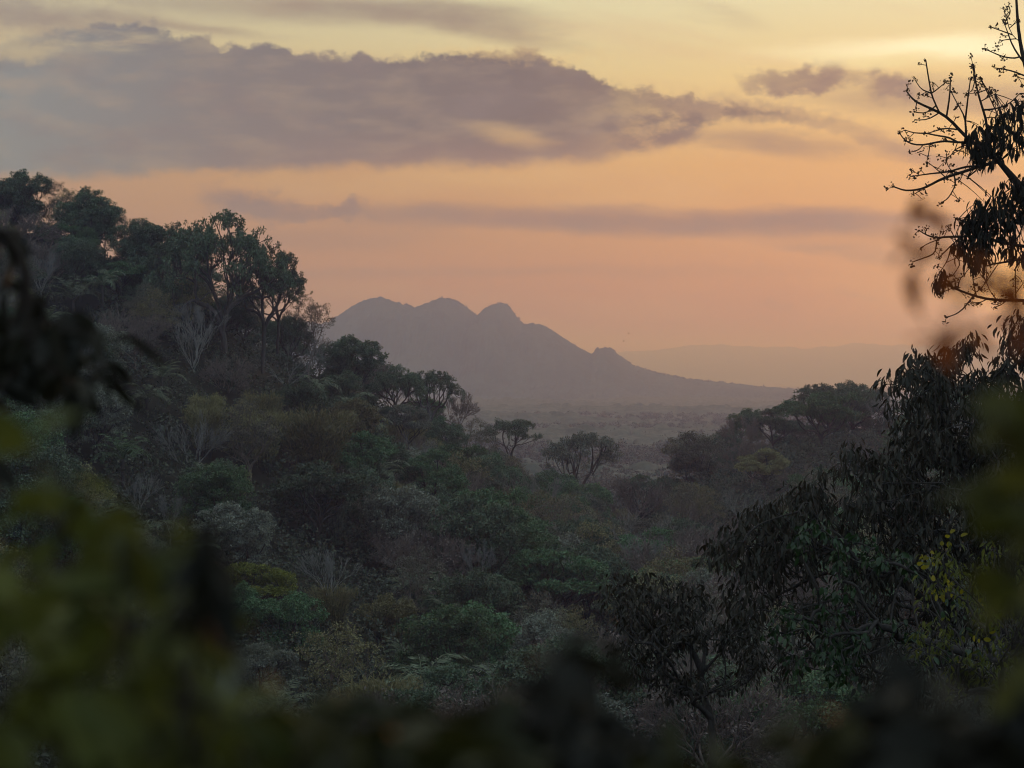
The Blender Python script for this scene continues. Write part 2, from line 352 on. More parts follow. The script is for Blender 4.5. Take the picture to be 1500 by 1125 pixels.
def net(tb, rng, roots, pts, r_tip, k=.45, sides=5, wob=.08, cost=.35, rmax=9.):
    """grow one connected branch net from root points (in order, base first) through pts"""
    roots = [np.asarray(r, float) for r in roots]; N0 = len(roots); P = list(roots); par = [i - 1 for i in range(N0)]
    dist = [0.0]
    for i in range(1, N0): dist.append(dist[-1] + np.linalg.norm(P[i] - P[i - 1]))
    o = np.argsort(np.linalg.norm(pts - roots[-1], axis=1)); A = np.array(P); D = np.array(dist)
    A = np.vstack([A, np.zeros((len(pts), 3))]); D = np.concatenate([D, np.zeros(len(pts))]); n = N0
    for i in o:
        dd = np.linalg.norm(A[:n] - pts[i], axis=1); c = dd + cost * D[:n]; c[:1] += 1e3 if N0 > 1 else 0
        j = int(np.argmin(c)); A[n] = pts[i]; D[n] = D[j] + dd[j]; par.append(j); n += 1
    cnt = np.ones(n)
    for i in range(n - 1, 0, -1): cnt[par[i]] += cnt[i]
    R = np.minimum(r_tip * cnt ** k, rmax)
    for i in range(1, n):
        j = par[i]; a, b = A[j], A[i]; L = np.linalg.norm(b - a)
        g = A[par[j]] if par[j] >= 0 else a - (0, 0, 1); t = (a - g) / max(np.linalg.norm(a - g), 1e-6)
        mid = a + t * L * .3 + (b - a) * .25 + rng.normal(size=3) * wob * L
        Q = bez(a, mid, b, 5); r0 = min(R[j], R[i] * 1.5); tb.add(Q, np.linspace(r0, R[i], 5), sides if R[i] > r_tip * 2.2 else 3)
    return A[:n]

def crown_tree(seed, H=14, R=7, hb=0.35, lobes=9, lobe_r=0.4, clumps=16, cr=0.9, n=70, size=0.42, flat=0.5, top=0.5, under=0.0, open_=0.0, shape=DIA, lean=0.6, trunk_r=0.35, fork=None, aspect=0.55, arch=-0.10, fill=False):
    """trunk > limbs > boughs > leaf clumps; lobes are the big swellings of the crown"""
    rng = np.random.default_rng(seed); tb = Tubes(); tr = Buf(); cr_b = Buf()
    fork = fork if fork is not None else hb * 0.85
    fz = H * fork; lx = rng.normal(size=2) * lean
    base = np.array([0, 0, -3.0]); ft = np.array([lx[0] * .5, lx[1] * .5, fz])
    cz = H * hb; hz = H - cz
    ALL = []
    for k in range(lobes):
        a = 2 * PI * (k + rng.uniform(-.3, .3)) / max(lobes - 1, 1) * 1.0
        rr = R * (1 - lobe_r) * rng.uniform(0.65, 1.0) if k < lobes - 2 else R * rng.uniform(0, .3)
        zz = cz + hz * (rng.uniform(0.25, 0.72) if k < lobes - 2 else rng.uniform(.72, .8))
        zz = min(zz, cz + hz * (1 - 0.45 * (rr / R) ** 2) * 0.85)
        if fill:
            a = 2.4 * k + rng.uniform(-.3, .3); rr = R * (1 - lobe_r) * math.sqrt((k + .7) / lobes) * rng.uniform(.85, 1.1)
            zz = cz + hz * (.86 - .72 * (rr / R) ** 2) * rng.uniform(.72, 1.0)
        c = np.array([lx[0] + rr * math.cos(a), lx[1] + rr * math.sin(a), zz])
        lr = R * lobe_r * rng.uniform(0.8, 1.2); lh = hz * top * 0.5 * rng.uniform(.8, 1.2)
        m = clumps
        d = rand_unit(rng, m); d[:, 2] = np.where(rng.random(m) < under, d[:, 2], np.abs(d[:, 2]))
        rad = rng.uniform(0.72, 1.0, m)[:, None]
        C = c + d * rad * np.array([lr, lr, lh])
        if open_ > 0: C = C[rng.random(len(C)) > open_]
        ALL.append(C); ALL.append(c[None] - [0, 0, lh * .3]); ALL.append((ft * .45 + c * .55)[None] + rng.normal(size=(1, 3)) * R * .04)
        clump_leaves(cr_b, rng, C, cr * rng.uniform(.6, 1.15, len(C)), n, size, flat, 1.1, shape, aspect)
    net(tb, rng, [base, base * .5 + ft * .5, ft], np.concatenate(ALL), trunk_r * .075, .42, 5, .10, .55, trunk_r)
    tb.into(tr); return tr, cr_b, H, R

def bare_tree(seed, H=12, spread=0.55, levels=5, kids=3, trunk_r=0.26, fork=0.22, tw=0.03, up=0.25, leafy=0.0, first=5, wid=1.0):
    """leafless tree: repeated forking, fine upswept twigs"""
    rng = np.random.default_rng(seed); tb = Tubes(); tr = Buf(); cb = Buf(); tips = []; fine = Tubes()
    top = np.array([rng.normal() * .3, rng.normal() * .3, H * fork])
    limb(tb, rng, [0, 0, -3.0], top, trunk_r * 1.3, trunk_r, 0, 5, 7, 0.03)
    def rec(p, d, L, r, lev):
        e = p + d * L; P = limb(tb if lev > levels - 2 else fine, rng, p, e, r, max(r * .6, tw * .7), 0.06, 4, 5 if lev > levels - 2 else 3, 0.08)
        if lev == 0: tips.append(P[-1]); return
        k = kids + (rng.random() < .4)
        for i in range(k):
            nd = d + rand_unit(rng, 1)[0] * spread * (1.0 if lev < levels else 1.3); nd[2] += up * (0.5 if nd[2] > .5 else 1)
            nd /= np.linalg.norm(nd)
            s = P[-1] if i < 2 else P[rng.integers(1, 4)]
            rec(s, nd, L * rng.uniform(.62, .85), max(r * .6, tw), lev - 1)
    for i in range(first):
        a = 2 * PI * (i + rng.uniform(-.3, .3)) / first
        d = np.array([math.cos(a) * wid, math.sin(a) * wid, rng.uniform(.8, 1.5)]); d /= np.linalg.norm(d)
        rec(top, d, H * 0.26, trunk_r * .55, levels - 1)
    tb.into(tr); fine.into(cb)
    if leafy > 0:
        T = np.array(tips); T = T[rng.random(len(T)) < leafy]; clump_leaves(cb, rng, T, 0.5, 6, 0.3)
    v, _, _ = cb.arrays(); return tr, cb, float(v[:, 2].max()), float(np.percentile(np.hypot(v[:, 0], v[:, 1]), 97))

def palm_tree(seed, H=9, fr=18, FL=5.0, leaflets=34, trunk_r=0.22, stand=1.0):
    rng = np.random.default_rng(seed); tb = Tubes(); tr = Buf(); cb = Buf(); rb = Tubes()
    limb(tb, rng, [0, 0, -2.5], [0, 0, H * .6], trunk_r * 1.3, trunk_r, 0, 6, 8, .01)
    o = np.array([0, 0, H * .6]); XP = []; XA = []; XN = []; XL = []
    for k in range(fr):
        a = 2.4 * k + rng.uniform(-.2, .2); e = rng.uniform(0.35, 1.35) * stand; L = FL * rng.uniform(.8, 1.1)
        h = np.array([math.cos(a), math.sin(a), 0])
        t = np.linspace(0, 1, 12)
        th = e - (1.5 + .5 * rng.random()) * t ** 1.5
        P = o + np.cumsum(np.stack([h[0] * np.cos(th), h[1] * np.cos(th), np.sin(th)], -1) * (L / 12), 0)
        rb.add(P, np.linspace(.05, .015, 12), 3)
        ti = rng.uniform(0.12, 1, leaflets * 2) * 11; i0 = np.minimum(ti.astype(int), 10); f = (ti - i0)[:, None]
        p = P[i0] * (1 - f) + P[i0 + 1] * f; tg = norm(P[i0 + 1] - P[i0])
        side = np.cross(tg, [0, 0, 1.0]); side = norm(side) * np.where(np.arange(len(p)) % 2, 1, -1)[:, None]
        XP.append(p); XA.append(side * 1.0 + tg * .7 + np.array([0, 0, -.35])); XN.append(np.cross(side, tg) + rng.normal(size=p.shape) * .2)
        XL.append(0.95 * np.sin(np.clip(ti / 11, .08, .97) * PI) ** .5 * L / 5)
    leaves(cb, np.concatenate(XP), np.concatenate(XA), np.concatenate(XN), np.concatenate(XL), np.concatenate(XL) * 0.09)
    tb.into(tr); rb.into(cb); return tr, cb, H * .6 + FL * .75, FL * .85

def bamboo(seed, H=8, culms=46):
    rng = np.random.default_rng(seed); tb = Tubes(); tr = Buf(); cb = Buf(); C = []
    for k in range(culms):
        a = rng.uniform(0, 2 * PI); r = rng.uniform(0, 1.2); b = np.array([math.cos(a) * r, math.sin(a) * r, -2.0])
        h = H * rng.uniform(.7, 1.0); out = rng.uniform(.5, 2.6)
        e = np.array([math.cos(a) * (r + out), math.sin(a) * (r + out), h]); mid = np.array([b[0] * 1.1, b[1] * 1.1, h * .8])
        P = bez(b, mid, e, 9); tb.add(P, np.linspace(.06, .02, 9), 3)
        for i in range(3, 9): C += [P[i] + rng.normal(size=3) * .15 for _ in range(2)]
    C = np.array(C); N = len(C) * 16; pos = np.repeat(C, 16, 0) + rng.normal(size=(N, 3)) * .22
    ax = rng.normal(size=(N, 3)) * .5 + np.array([0, 0, .8]) + norm(pos * [1, 1, 0]) * .5
    leaves(cb, pos, ax, rand_unit(rng, N), rng.uniform(.35, .7, N), rng.uniform(.06, .10, N))
    tb.into(tr); return tr, cb, H, 3.6

def proto(builder, bark, leaf, kind, category, pname='crown', **kw):
    tr, cb, H, R = builder(**kw)
    v = cb.arrays()[0]; R = float(np.percentile(np.abs(v[:, 0]), 98)) / .95; H = float(v[:, 2].max())
    return dict(t=tr.mesh(kind + '_trunk', M[bark], True), c=cb.mesh(kind + '_' + pname, M[leaf], False), H=H, R=R, kind=kind, cat=category, pname=pname)

PR = {}
PR['dome'] = [proto(crown_tree, 'bark', 'dark_leaf', 'evergreen_tree', 'tree', seed=11 + i, H=13 + i, R=6.2 + .6 * i, hb=.22, lobes=14, lobe_r=.33, clumps=20, cr=.95, n=74, size=.36, top=.60, under=.12) for i in range(3)]
PR['layer'] = [proto(crown_tree, 'bark', 'green_leaf', 'spreading_tree', 'tree', seed=31 + i, H=13, R=8.0, hb=.42, lobes=15, lobe_r=.28, clumps=15, cr=.95, n=84, size=.33, flat=.32, top=.36) for i in range(2)]
PR['open'] = [proto(crown_tree, 'bark', 'dark_leaf', 'open_crown_tree', 'tree', seed=51 + i, H=14, R=9.5, hb=.24, lobes=26, lobe_r=.22, clumps=15, cr=.62, n=54, size=.29, flat=.55, top=.30, under=.2, open_=.08, fork=.2, trunk_r=.42, arch=.05, fill=True) for i in range(3)]
PR['umbrella'] = [proto(crown_tree, 'bark', 'dark_leaf', 'umbrella_tree', 'tree', seed=161 + i, H=13, R=9.0, hb=.5, lobes=24, lobe_r=.2, clumps=12, cr=.6, n=50, size=.28, flat=.45, top=.32, under=.15, open_=.12, fork=.3, trunk_r=.36, arch=.06, fill=True) for i in range(2)]
PR['thin'] = [proto(crown_tree, 'brown_bark', 'brown_leaf', 'thin_leaved_tree', 'tree', seed=71 + i, H=12, R=5.6, hb=.25, lobes=10, lobe_r=.4, clumps=18, cr=.8, n=30, size=.25, top=.6, under=.3, fork=.18, trunk_r=.26) for i in range(2)]
PR['bare'] = [proto(bare_tree, 'pale_bark', 'pale_bark', 'leafless_tree', 'tree', 'crown', seed=91 + i, H=12 + i, levels=[6, 5, 6, 5][i], kids=[2, 3, 2, 3][i], first=[6, 4, 5, 3][i], spread=[.42, .6, .7, .85][i], wid=[.6, 1.0, 1.4, .9][i], tw=.028, up=[.26, .18, .10, .2][i], fork=[.3, .2, .15, .4][i]) for i in range(4)]
PR['twig'] = [proto(bare_tree, 'brown_bark', 'brown_bark', 'twiggy_tree', 'tree', 'crown', seed=111 + i, H=11, levels=6, kids=3, spread=.6, wid=1.1, tw=.026, up=.15, leafy=.12, first=4) for i in range(2)]
PR['palm'] = [proto(palm_tree, 'bark', 'palm_leaf', 'palm_tree', 'palm', 'fronds', seed=131 + i, H=7 + 2 * i, FL=6.0, stand=[1.05, .85][i]) for i in range(2)]
PR['bamboo'] = [proto(bamboo, 'bark', 'olive_leaf', 'bamboo_clump', 'bamboo', 'foliage', seed=151)]

# ------------------------------------------------------------------ terrain
def tab(u, pts): x, y = zip(*pts); return np.interp(u, x, y)
YK = np.array([0, 20, 60, 120, 200, 300, 350, 400, 450, 500, 560, 620, 700, 780, 870, 1000, 1200, 1500, 1900, 2600, 40000.])
UK = np.arange(-4000, 5601, 50.)
def canopy_table():
    Z = np.zeros((len(UK), len(YK)))
    for i, u in enumerate(UK):
        rd = tab(u, [(0, 620), (300, 600), (600, 720), (780, 850), (950, 800), (1050, 860), (1300, 880), (2500, 900)])
        ys = tab(u, [(-4000, 330), (-1500, 200), (-400, 200), (0, 268), (80, 282), (150, 305), (200, 335), (250, 352), (300, 380), (360, 410), (420, 440), (500, 500), (560, 548), (620, 585), (690, 622), (780, 672), (830, 720), (900, 748), (960, 715), (1000, 662), (1060, 628), (1130, 603), (1200, 584), (1300, 578), (1500, 574), (2000, 560), (3500, 500), (5600, 520)])
        zr = EYE - (ys - HOR) / F * rd
        # front edge of the hill face
        y3 = tab(u, [(-4000, 900), (0, 1000), (400, 1035), (800, 1060), (1100, 1060), (1600, 1040), (5600, 900)])
        z3 = EYE - (y3 - HOR) / F * 300
        for j, y in enumerate(YK):
            if y <= 0: z = 98.35
            elif y <= 300: z = np.interp(y, [0, 20, 60, 120, 200, 300], [98.35, 95.5, 91.2, 82.0, 73.0, z3])
            elif y <= rd:
                t = (y - 300) / (rd - 300)
                if u < 870: t = t ** 1.0 * .6 + .4 * t * t
                else: t = t ** 1.2
                z = z3 + (zr - z3) * t
            else:
                plain = 38.0
                t = min((y - rd) / 450.0, 1.0); t = t * t * (3 - 2 * t)
                z = zr + (plain - zr) * t
                if 760 < u < 1080: z = min(z, max(plain, zr - (y - rd) * .03))
            if y > 2600: z = 38.0
            Z[i, j] = z
    # smooth across azimuth, a little
    for _ in range(2): Z[1:-1] = Z[:-2] * .25 + Z[1:-1] * .5 + Z[2:] * .25
    return Z
CZ = canopy_table()
def canopy_z(x, y):
    x = np.atleast_1d(np.asarray(x, float)); y = np.atleast_1d(np.asarray(y, float))
    yy = np.maximum(y, 8.0); u = 750 + F * x / yy
    fu = np.clip((u - UK[0]) / 50.0, 0, len(UK) - 1.001); iu = fu.astype(int); fu -= iu
    iy = np.clip(np.searchsorted(YK, y, side='right') - 1, 0, len(YK) - 2)
    fy = np.clip((y - YK[iy]) / (YK[iy + 1] - YK[iy]), 0, 1)
    z = (CZ[iu, iy] * (1 - fu) + CZ[iu + 1, iy] * fu) * (1 - fy) + (CZ[iu, iy + 1] * (1 - fu) + CZ[iu + 1, iy + 1] * fu) * fy
    return z
def tree_h(y): return np.interp(y, [0, 60, 120, 300], [0, 0, 5, 9.5])
def ground_z(x, y):
    z = canopy_z(x, y) - tree_h(np.atleast_1d(y))
    k = np.clip((np.atleast_1d(y) - 30) / 200, 0, 1)
    return z + k * (np.sin(np.asarray(x) * .045 + 1) * np.sin(np.asarray(y) * .031) * 1.6)
def gz(x, y): return float(ground_z(x, y)[0])
def at(u, v, y): return np.array([(u - 750) / F * y, y, EYE - (v - HOR) / F * y])

def grid(name, X, Y, Z, mat, smooth=True, skirt=0):
    n, m = X.shape; b = Buf(); V = np.stack([X, Y, Z], -1).reshape(-1, 3)
    i = np.arange(n - 1)[:, None] * m; j = np.arange(m - 1)[None]
    q = np.stack([i + j, i + j + 1, i + m + j + 1, i + m + j], -1).reshape(-1, 4)
    b.add(V, q); return b.mesh(name, mat, smooth)

def terrain():
    ys = np.concatenate([np.linspace(-60, 40, 22), np.linspace(46, 1200, 150), np.geomspace(1215, 37500, 70)])
    s = np.linspace(-1, 1, 241)
    Y, S = np.meshgrid(ys, s, indexing='ij')
    half = np.interp(Y, [-60, 0, 300, 2000, 37500], [60, 60, 420, 1700, 11500])
    X = S * half
    Z = ground_z(X.ravel(), np.maximum(Y, 0).ravel()).reshape(X.shape)
    Z = np.where(Y < 0, 98.35 - Y * 0.03, Z)
    return grid('hillside_ground', X, Y, Z, M['soil'])
g = link('ground', terrain()); g['kind'] = 'structure'; g['label'] = 'forest floor of the hillsides and the valley'

def worley_bumps(x, y, cell, h, seed, rmul=.75):
    """domed crowns on a jittered grid: returns height over the canopy base"""
    rng = np.random.default_rng(seed); T = 1024
    jx = rng.random((T, T)); jy = rng.random((T, T)); jh = rng.uniform(.45, 1.0, (T, T)) ; jr = rng.uniform(.7, 1.15, (T, T))
    em = rng.random((T, T)) < .03; jh = np.where(em, 1.7, jh)
    cx = np.floor(x / cell).astype(int); cy = np.floor(y / cell).astype(int); out = np.zeros_like(x)
    for dx in (-1, 0, 1):
        for dy in (-1, 0, 1):
            a = (cx + dx) % T; b = (cy + dy) % T
            px = (cx + dx + jx[a, b]) * cell; py = (cy + dy + jy[a, b]) * cell
            r = cell * rmul * jr[a, b]; d2 = ((x - px) ** 2 + (y - py) ** 2) / (r * r)
            out = np.maximum(out, h * jh[a, b] * np.sqrt(np.clip(1 - d2, 0, 1)) ** .6 * (d2 < 1))
    return out
def vnoise(x, y, s, seed=0):
    rng = np.random.default_rng(seed); G = rng.random((256, 256)); fx = x / s; fy = y / s
    ix = np.floor(fx).astype(int); iy = np.floor(fy).astype(int); tx = fx - ix; ty = fy - iy
    tx = tx * tx * (3 - 2 * tx); ty = ty * ty * (3 - 2 * ty)
    g00 = G[ix % 256, iy % 256]; g10 = G[(ix + 1) % 256, iy % 256]; g01 = G[ix % 256, (iy + 1) % 256]; g11 = G[(ix + 1) % 256, (iy + 1) % 256]
    return (g00 * (1 - tx) + g10 * tx) * (1 - ty) + (g01 * (1 - tx) + g11 * tx) * ty

# plain of distant forest: one closed canopy nobody could count
def plain_forest():
    ys = np.geomspace(1000, 11200, 900); s = np.linspace(-1, 1, 900)
    Y, S = np.meshgrid(ys, s, indexing='ij'); X = S * (0.20 * Y + 40) + 0.03 * Y
    base = canopy_z(X.ravel(), Y.ravel()).reshape(X.shape) - 7
    base += (vnoise(X + 5e4, Y, 420, 1) - .5) * 30 * np.clip((Y - 1500) / 1500, 0, 1) + (vnoise(X + 5e4, Y, 130, 2) - .5) * 7
    Z = base + worley_bumps(X + 3e4, Y, 15, 6.0, 5) + vnoise(X + 5e4, Y, 3.5, 3) * 1.2
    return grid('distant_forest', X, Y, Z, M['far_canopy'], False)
pf = link('distant_forest', plain_forest()); pf['kind'] = 'stuff'; pf['label'] = 'hazy forest canopy covering the plain beyond the two hills'; pf['category'] = 'forest'

# little crowns that roughen the nearer part of the plain and the ridge of the far hill
def mini_crowns(pts, hs, rs, nl, seed, size):
    rng = np.random.default_rng(seed); b = Buf(); N = len(pts)
    T = []
    for k in range(8):
        d = rand_unit(rng, nl); d[:, 2] = np.abs(d[:, 2]) * 1.0 - .25
        T.append(d * rng.uniform(.55, 1.0, nl)[:, None])
    which = rng.integers(0, 8, N); D = np.stack(T)[which]
    pos = pts[:, None] + D * np.stack([rs, rs, hs], -1)[:, None]
    pos = pos.reshape(-1, 3); n = rand_unit(rng, len(pos)); n[:, 2] = np.abs(n[:, 2]) + .5
    s = np.repeat(rs, nl) * size * rng.uniform(.6, 1.3, len(pos))
    leaves(b, pos, rand_unit(rng, len(pos)), n, s, s * .7)
    return b
def plain_crowns():
    rng = np.random.default_rng(8); N = 5200
    y = 1100 * (5200 / 1100) ** rng.random(N); x = rng.uniform(-.06, .20, N) * y * 1.0
    z = canopy_z(x, y) - 2 + rng.uniform(-1.5, 2.5, N) * 1.0
    r = rng.uniform(4, 7.5, N)
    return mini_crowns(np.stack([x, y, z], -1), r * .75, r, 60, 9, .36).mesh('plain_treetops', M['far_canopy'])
pc = link('distant_treetops', plain_crowns()); pc['kind'] = 'stuff'; pc['label'] = 'leafy treetops rising from the hazy plain forest'; pc['category'] = 'forest'

# three-humped mountain
MT = [(-2500, 560), (-900, 530), (-200, 500), (300, 485), (430, 480), (490, 476), (520, 463), (545, 453), (575, 448), (600, 448), (611, 455), (625, 447), (641, 440), (655, 438), (668, 441), (684, 452), (699, 466), (709, 457), (722, 448), (733, 445), (743, 448), (750, 458), (757, 467), (768, 478), (784, 477), (797, 479), (812, 489), (828, 500), (846, 512), (868, 522), (876, 514), (886, 511), (896, 513), (908, 524), (930, 538), (960, 547), (1000, 556), (1060, 562), (1110, 568), (1165, 572), (1300, 577), (1700, 580), (3000, 581)]
def mountain():
    us = np.concatenate([np.arange(-2400, 380, 12), np.arange(380, 1300, 1.1), np.arange(1302, 2700, 12)])
    t = np.concatenate([np.linspace(0, 1, 70), 1 + np.linspace(.03, 1, 14)])
    Tt, Uu = np.meshgrid(t, us, indexing='ij')
    peak = EYE - (np.interp(us, *zip(*MT)) - HOR) / F * 9700
    peak = np.maximum(peak, 40)[None]
    hh = peak - 30
    Y = 9700 + (Tt - 1) * 1500
    X = (Uu - 750) / F * 9700 + (Y - 9700) * 0.05
    prof = np.where(Tt <= 1, np.sin(np.clip(Tt, 0, 1) * PI / 2) ** 1.35, np.cos(np.clip(Tt - 1, 0, 1) * PI / 2))
    gul = (vnoise(X + 5e4 + Y * .4, Y, 260, 4) - .5) * 110 + (vnoise(X + 5e4, Y * .6, 110, 6) - .5) * 44
    amp = np.clip(hh / 200, 0, 1) * np.clip((1 - np.abs(Tt - .5) * 2) * 1.5, 0, 1) * (Tt < 1)
    Z = 30 + hh * prof + gul * amp + worley_bumps(X + 3e4, Y, 17, 6, 15) - 4 + vnoise(X + 5e4, Y, 7, 7) * 4 + (vnoise(X + 5e4, Y, 45, 27) - .5) * 10
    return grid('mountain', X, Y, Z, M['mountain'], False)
mo = link('mountain', mountain()); mo['kind'] = 'structure'; mo['label'] = 'three humped forested mountain rising from the hazy plain'
FM = [(-3000, 540), (200, 530), (700, 522), (900, 515), (950, 513), (1000, 508), (1035, 506), (1055, 506), (1075, 508), (1110, 510), (1130, 508), (1150, 509), (1190, 514), (1230, 510), (1260, 507), (1290, 508), (1310, 506), (1340, 509), (1420, 507), (1600, 512), (2600, 530), (4200, 545)]
def far_range():
    us = np.concatenate([np.arange(-2000, 860, 20), np.arange(860, 1500, 2.0), np.arange(1500, 3400, 20)])
    t = np.concatenate([np.linspace(0, 1, 30), [1.3, 2]]); Tt, Uu = np.meshgrid(t, us, indexing='ij')
    peak = (EYE - (np.interp(us, *zip(*FM)) - HOR) / F * 34000)[None]
    Y = 34000 + (Tt - 1) * 4200; X = (Uu - 750) / F * 34000
    prof = np.where(Tt <= 1, np.sin(np.clip(Tt, 0, 1) * PI / 2) ** 1.2, np.cos(np.clip(Tt - 1, 0, 1) * PI / 2))
    Z = 25 + (peak - 25) * prof + (vnoise(X + 9e4, Y, 600, 9) - .5) * 90 * np.clip(1 - np.abs(Tt - .6) * 2.2, 0, 1) + (vnoise(X + 9e4, Y, 90, 11) - .5) * 26 + (vnoise(X + 9e4, Y, 420, 12) - .5) * 80
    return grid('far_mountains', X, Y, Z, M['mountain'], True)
fm = link('mountains', far_range()); fm['kind'] = 'structure'; fm['label'] = 'faint low mountain range on the horizon'

def ridge_crowns():
    rng = np.random.default_rng(18); us = rng.uniform(430, 1260, 1500); y = 9700 + rng.normal(size=1500) * 6
    z = EYE - (np.interp(us, *zip(*MT)) - HOR) / F * 9700 + rng.uniform(-5, 1.5, 1500)
    r = rng.uniform(4, 9, 1500); r = np.where(rng.random(1500) < .06, r * 1.5, r)
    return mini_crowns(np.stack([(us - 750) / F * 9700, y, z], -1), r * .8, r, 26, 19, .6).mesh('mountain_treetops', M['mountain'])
rc_ = link('mountain_treetops', ridge_crowns()); rc_['kind'] = 'stuff'; rc_['label'] = 'tiny treetops along the crest of the humped mountain'; rc_['category'] = 'forest'

# undergrowth on both hills
def undergrowth():
    rng = np.random.default_rng(21); N = 15000
    y = 170 + (1050 - 170) * rng.random(N) ** 1.15; u = rng.uniform(-250, 1500, N); x = (u - 750) / F * y
    z = ground_z(x, y) + rng.uniform(0.0, 2.6, N); r = rng.uniform(1.3, 3.2, N)
    return mini_crowns(np.stack([x, y, z], -1), r * 1.0, r, 60, 22, .22).mesh('undergrowth', M['under'])
ug = link('undergrowth', undergrowth()); ug['kind'] = 'stuff'; ug['label'] = 'dense low undergrowth between the hillside trees'; ug['category'] = 'undergrowth'

# ------------------------------------------------------------------ forest trees as individuals
PLACED = []       # (root, x, y, u, v, look, landmark phrase or None)
def plant(pr, x, y, z, s, rot, sz=None, leaf=None, bark=None):
    r = bpy.data.objects.new(pr['kind'], None); col.objects.link(r); r.empty_display_size = 1
    r.location = (x, y, z); r.rotation_euler = (0, 0, rot); r.scale = (s, s, sz or s)
    for nm, me, mm in (('trunk', pr['t'], bark), (pr['pname'], pr['c'], leaf)):
        o = link(nm, me, r)
        if mm:
            o.material_slots[0].link = 'OBJECT'; o.material_slots[0].material = M[mm]
    r['category'] = pr['cat']
    return r

